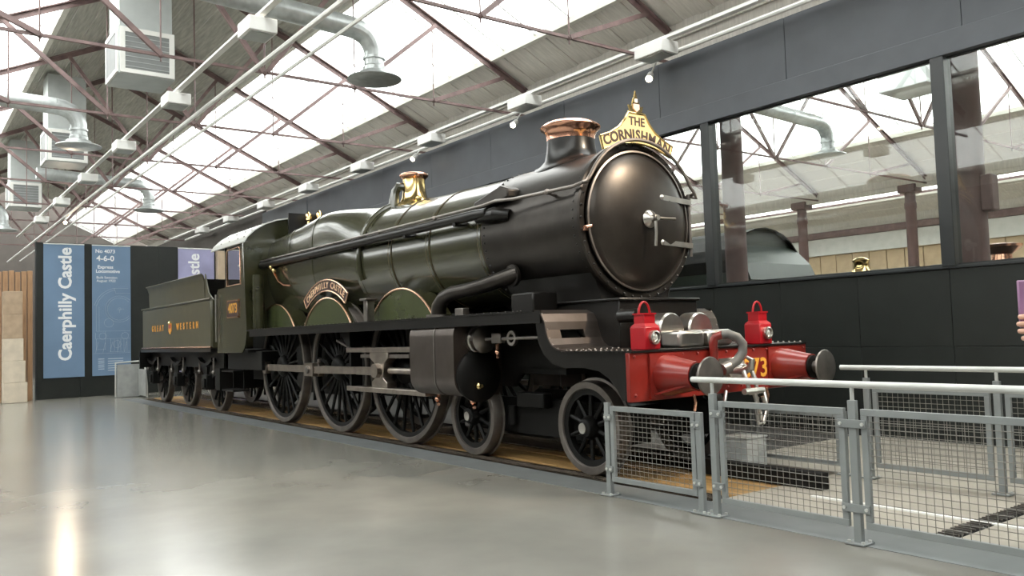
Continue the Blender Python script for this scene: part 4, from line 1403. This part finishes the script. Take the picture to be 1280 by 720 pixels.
b1 = banner(-3.0, -1.92, .61, 4.56, M_banner, 'tall blue banner with large white name running up it, at far left')
MB().text('Caerphilly Castle', .485, T_vert(-2.42, 2.78), .002, offset=.014).build('lettering', M_white, b1, smooth=0)
b2 = banner(-1.71, -.63, .61, 4.56, M_banner, 'blue banner with white line drawing of an engine front')
tx = MB()
tx.text('No 4073', .155, T_end(-1.34, 4.38), .002, offset=.003)
tx.text('4-6-0', .23, T_end(-1.34, 4.16), .002, offset=.006)
tx.text('Express', .14, T_end(-1.34, 3.90), .002, offset=.003)
tx.text('Locomotive', .14, T_end(-1.27, 3.77), .002, offset=.003)
tx.text('Built Swindon', .105, T_end(-1.30, 3.58), .002)
tx.text('August 1923', .105, T_end(-1.32, 3.48), .002)
tx.build('lettering', M_white, b2, smooth=0, kind='stuff')
dr = MB()


def line(pts_, w=.018):
    for a, b in zip(pts_[:-1], pts_[1:]):
        dr.bar((EB + .014, a[0], a[1]), (EB + .014, b[0], b[1]), .004, w, (1, 0, 0))


def circ(y, z, r, a0=0, a1=360, n=24):
    line([(y + r * math.cos(R(a0 + (a1 - a0) * i / n)), z + r * math.sin(R(a0 + (a1 - a0) * i / n))) for i in range(n + 1)])


circ(-.95, 2.62, .40, 45, 315)
circ(-.95, 2.62, .34, 40, 320)
circ(-.95, 2.62, .04)
line([(-.95, 2.62), (-.82, 2.62)])
line([(-.95, 2.62), (-.95, 2.5)])
circ(-.95, 2.55, .72, 100, 165)
circ(-.95, 2.55, .66, 100, 165)
line([(-1.60, 2.75), (-1.60, 1.95), (-.65, 1.95)])
line([(-1.52, 2.7), (-1.52, 1.95)])
line([(-1.1, 3.25), (-1.05, 3.1), (-.65, 3.1)])
line([(-1.1, 3.25), (-.7, 3.25)])
line([(-1.62, 1.90), (-1.62, 1.72), (-.65, 1.72)])
line([(-1.35, 1.95), (-1.35, 1.40), (-1.6, 1.40), (-1.6, 1.72)])
circ(-1.42, 1.80, .10)
circ(-.80, 1.80, .10)
line([(-1.2, 1.72), (-1.2, 1.32), (-.65, 1.32)])
line([(-1.68, 1.28), (-.65, 1.28)], .02)
for i in range(5):
    line([(-1.62 + i * .2, 1.30), (-1.55 + i * .2, 1.62)])
    line([(-1.1 + i * .09, 1.34), (-1.1 + i * .09, 1.70)])
circ(-1.25, 2.2, .13)
circ(-1.02, 1.55, .11)
dr.build('line_drawing', M_faint, b2, smooth=0, kind='stuff')
tx = MB()
for i in range(6):
    tx.box(EB + .012, EB + .015, -1.55, -1.38, 1.10 - i * .06, 1.12 - i * .06)
    tx.box(EB + .012, EB + .015, -1.28, -.85, 1.10 - i * .07, 1.12 - i * .07)
tx.build('small_print', M_faint, b2, smooth=0, kind='stuff')
b3 = banner(.79, 1.93, .61, 4.56, M_banner2, 'lilac-blue banner partly hidden behind the tender')
MB().text('Caerphilly Castle', .485, T_vert(1.30, 2.72), .002, offset=.012).build('lettering', M_white, b3, smooth=0)
b4 = banner(2.28, 3.4, .61, 4.56, M_banner2, 'lilac-blue banner seen through the cab window opening')
MB().text('Caerphilly Castle', .46, T_vert(2.9, 2.72), .002, offset=.012).build('lettering', M_white, b4, smooth=0)
tag(MB().box(EX, EX + .25, 1.98, 2.22, 0, 4.5).build('timber_post', M_tan, bevel=.01), 'tan timber post between the two lilac banners', 'post')
tag(MB().box(EX - .12, EX, -3.20, -3.165, 0, 4.62).build('edge_post', M_mull), 'thin dark post at the left edge of the banner wall', 'post')

M_brownblock = mat('light_brown_block', (.42, .31, .21), .6)
# timber screen and pale blocks at the left edge
ts = thing('timber_screen', 'tall orange-brown timber board screen left of the banner wall', 'screen', (-21.2, -3.8, 0))
p0 = None
for i in range(7):
    if p0 is None:
        p0 = MB().box(-21.35, -21.2, -3.40, -3.27, 0, 3.75).build('plank', M_wood, ts, bevel=.01)
    else:
        inst(p0, (0.02 * (i % 2), -.155 * i, -.02 * (i % 3)), ts)
zz = [0, .56, 1.16, 1.78, 2.45, 3.10]
bw_ = [-3.50, -3.55, -3.60, -3.62, -3.62]
for i in range(5):
    tag(MB().box(-20.75, -20.3, -4.08, bw_[i], zz[i] + .002, zz[i + 1]).build('pale_block', M_pale if i < 3 else M_brownblock, bevel=.012), '%s block by the timber screen, %s from the bottom of its stack' % ('pale cream' if i < 3 else 'light brown', ORD[i]), 'block', 'stack of pale blocks')

# ================================================================== NEXT HALL EXHIBITS
v = thing('distant_engine', 'dark green-grey engine cab seen through the left window pane', 'locomotive', (-5.2, 8, 0))
ce = [(7.0 + 1.1 + 1.25 * math.cos(R(a)), 2.55 + .95 * math.sin(R(a))) for a in range(0, 181, 15)]
MB().prism(ce + [(6.85, 1.2), (9.35, 1.2)], 'yz', -6.6, -4.3).build('cab', M_sofgreen, v, smooth=40)
MB().prism([(-4.35, 2.9), (-4.35, 3.2), (-3.9, 2.75), (-3.75, 2.4), (-4.3, 2.4)], 'xz', 6.95, 9.2).build('cab_curve', M_sofgreen, v, smooth=0)
MB().strip([(y, z + .02) for y, z in ce], 'yz', -6.7, -4.2, .03).build('roof', M_frame, v, smooth=40)
MB().box(-10, -4.3, 6.9, 9.3, .6, 1.3).build('frame', M_frame, v)
MB().lathe([(1.0, 0), (1.0, 3.4)], (-10.0, 8.1, 2.2), 'x', 32).build('boiler', M_sofgreen, v)
for x in (-9.2, -7.2, -5.2):
    MB().lathe([(.6, -.1), (.6, 0)], (x, 7.3, .6), 'y', 28).build('wheel', M_frame, v)
for s, lab in ((-2.05, 'brass steam dome showing above the window sill'), (.42, 'copper-topped boiler fitting showing above the window sill at right')):
    e = thing('exhibit_engine', lab, 'locomotive', (s, 8, 0))
    MB().lathe([(.75, 0), (.75, 2.2)], (s - 1.1, 8, 1.70), 'x', 32).build('boiler', M_frame, e)
    if s < 0:
        MB().lathe([(.18, 0), (.14, .06), (.13, .16), (.16, .22), (.10, .26), (.02, .28)], (s, 8, 2.43), 'z', 24).build('dome', M_brass, e)
    else:
        MB().lathe([(.16, 0), (.15, .10), (.30, .22), (.31, .26), (.2, .28)], (s, 8, 2.42), 'z', 24).build('chimney_cap', M_copper, e)
    for x in (s - .7, s + .7):
        MB().lathe([(.5, -.1), (.5, 0)], (x, 7.4, .5), 'y', 28).build('wheel', M_frame, e)
    MB().box(s - 1.2, s + 1.2, 7.45, 8.55, .5, 1.0).build('frame', M_frame, e)

# ================================================================== PERSON AT THE RIGHT EDGE
ph_c = Vector((5.340, -3.696, 1.515))
rv_ = rgt.copy()                       # to the person's right as they face the engine
fv_ = Vector((-rgt.y, rgt.x, 0))       # facing the engine front
bc = ph_c + rv_ * .50 - fv_ * .22
bc.z = 0


def skin(name, verts, edges, radii, m, parent=None, root=0, sub=2):
    me = bpy.data.meshes.new(name)
    o0 = ORG.get(parent.name, Vector()) if parent else Vector()
    me.from_pydata([tuple(Vector(p) - o0) for p in verts], edges, [])
    o = bpy.data.objects.new(name, me)
    COL.objects.link(o)
    me.materials.append(m)
    o.modifiers.new('skin', 'SKIN')
    for i, r in enumerate(radii):
        d = me.skin_vertices[0].data[i]
        d.radius = (r, r) if not isinstance(r, tuple) else r
        d.use_root = i == root
    o.modifiers['skin'].use_smooth_shade = True
    s = o.modifiers.new('subdivision', 'SUBSURF')
    s.levels = s.render_levels = sub
    if parent:
        o.parent = parent
        ORG[o.name] = o0
    return o


def P(a, b, z):
    return bc + rv_ * a + fv_ * b + Vector((0, 0, z))


per = thing('person', 'person in dark clothes at the right edge raising a lilac phone', 'person', tuple(bc))
hand = ph_c - Vector((0, 0, .075))
V = [P(0, 0, .95), P(0, .01, 1.15), P(0, .02, 1.35), P(0, .01, 1.47), P(0, .02, 1.56), P(0, .03, 1.63), P(0, .03, 1.70)]
Rr = [(.15, .11), (.14, .10), (.16, .11), (.08, .07), (.052, .055), (.075, .09), (.065, .075)]
Eg = [(0, 1), (1, 2), (2, 3), (3, 4), (4, 5), (5, 6)]


def chain(frm, pts_, rad):
    k = frm
    for p, r in zip(pts_, rad):
        V.append(Vector(p))
        Rr.append(r)
        Eg.append((k, len(V) - 1))
        k = len(V) - 1
    return k


el = P(-.30, .10, 1.20)
wr = hand + rv_ * .05 + Vector((0, 0, -.10)) - fv_ * .03
kw = chain(2, [P(-.19, .0, 1.40), el, (el + wr) / 2, wr], [.062, .046, .043, .027])
kp = chain(kw, [hand + rv_ * .05 + Vector((0, 0, -.035)) - fv_ * .022], [.030])
for j in range(4):
    b = hand + rv_ * .028 + Vector((0, 0, .034 - j * .0225)) - fv_ * .024
    ln = (.036, .042, .040, .030)[j]
    chain(kp, [b, b - rv_ * ln - fv_ * .002, b - rv_ * (ln + .024) + fv_ * .006, b - rv_ * (ln + .030) + fv_ * .026], [.0105, .0098, .0092, .008])
tb = hand + rv_ * .05 + fv_ * .015
chain(kp, [tb + Vector((0, 0, .0)), tb - rv_ * .008 + Vector((0, 0, .035)) + fv_ * .012, tb - rv_ * .02 + Vector((0, 0, .06)) + fv_ * .012], [.012, .011, .009])
er = P(.27, -.02, 1.15)
k2 = chain(2, [P(.19, .0, 1.40), er, P(.29, .08, .92), P(.29, .10, .84)], [.062, .046, .028, .033])
for j in range(4):
    b = P(.29, .115 - .02 * j + .02, .80)
    chain(k2, [b, b + Vector((0, 0, -.035)), b + Vector((0, 0, -.062)) - rv_ * .012], [.0098, .009, .0078])
chain(k2, [P(.275, .14, .82), P(.265, .16, .78)], [.011, .009])
for s in (-1, 1):
    chain(0, [P(s * .10, 0, .86), P(s * .11, .03, .50), P(s * .11, -.01, .10), P(s * .12, .12, .045)], [.095, .062, .042, .035])
skin('body', V, Eg, Rr, M_skin, per)
jv = [P(0, 0, .88), P(0, .0, 1.0), P(0, .01, 1.15), P(0, .02, 1.35), P(0, .01, 1.46), P(-.19, 0, 1.405), el, (el + wr) / 2, wr - (wr - el).normalized() * .03, P(.19, 0, 1.405), er, P(.288, .07, .95)]
skin('jacket', jv, [(0, 1), (1, 2), (2, 3), (3, 4), (3, 5), (5, 6), (6, 7), (7, 8), (3, 9), (9, 10), (10, 11)], [(.17, .125), (.17, .125), (.16, .115), (.175, .12), (.09, .075), .076, .06, .056, .040, .076, .06, .042], M_cloth, per)
tv = [P(0, 0, .95)]
te = []
tr_ = [(.16, .115)]
for s in (-1, 1):
    k = 0
    for p, r in ((P(s * .10, 0, .84), .108), (P(s * .11, .03, .50), .075), (P(s * .11, -.01, .09), .06)):
        tv.append(p)
        tr_.append(r)
        te.append((k, len(tv) - 1))
        k = len(tv) - 1
skin('trousers', tv, te, tr_, M_jean, per)
for s in (-1, 1):
    skin('shoe', [P(s * .11, -.05, .05), P(s * .115, .05, .05), P(s * .12, .17, .04)], [(0, 1), (1, 2)], [.045, .045, .035], M_cloth, per)
skin('hair', [P(0, -.03, 1.60), P(0, -.01, 1.70), P(0, .03, 1.76)], [(0, 1), (1, 2)], [(.07, .06), (.085, .09), (.06, .07)], M_hair, per)
fc = MB()
for s in (-1, 1):
    fc.sphere(tuple(P(s * .03, .118, 1.665)), .011, 5)
fc.build('eyes', M_white, per)
MB().tube([P(0, .115, 1.67), P(0, .138, 1.635), P(0, .12, 1.625)], [.008, .014, .010], 8).build('nose', M_skin, per)
MB().tube([P(-.022, .115, 1.598), P(0, .122, 1.597), P(.022, .115, 1.598)], .006, 6).build('mouth', mat('lips', (.45, .17, .15), .5), per)
phn = thing('phone', 'lilac-cased phone held up in the hand at the right edge', 'phone', tuple(ph_c))
mx = basis(rv_, (0, 0, 1), ph_c)
MB().box(-.0375, .0375, -.075, .075, -.0045, .0045, mx).build('case', M_phone, phn, bevel=.004)
MB().box(-.033, .033, -.068, .068, -.0055, -.0045, mx).build('screen', M_black, phn)
MB().box(.012, .03, .045, .068, .0045, .006, mx).build('camera_bump', M_black, phn)
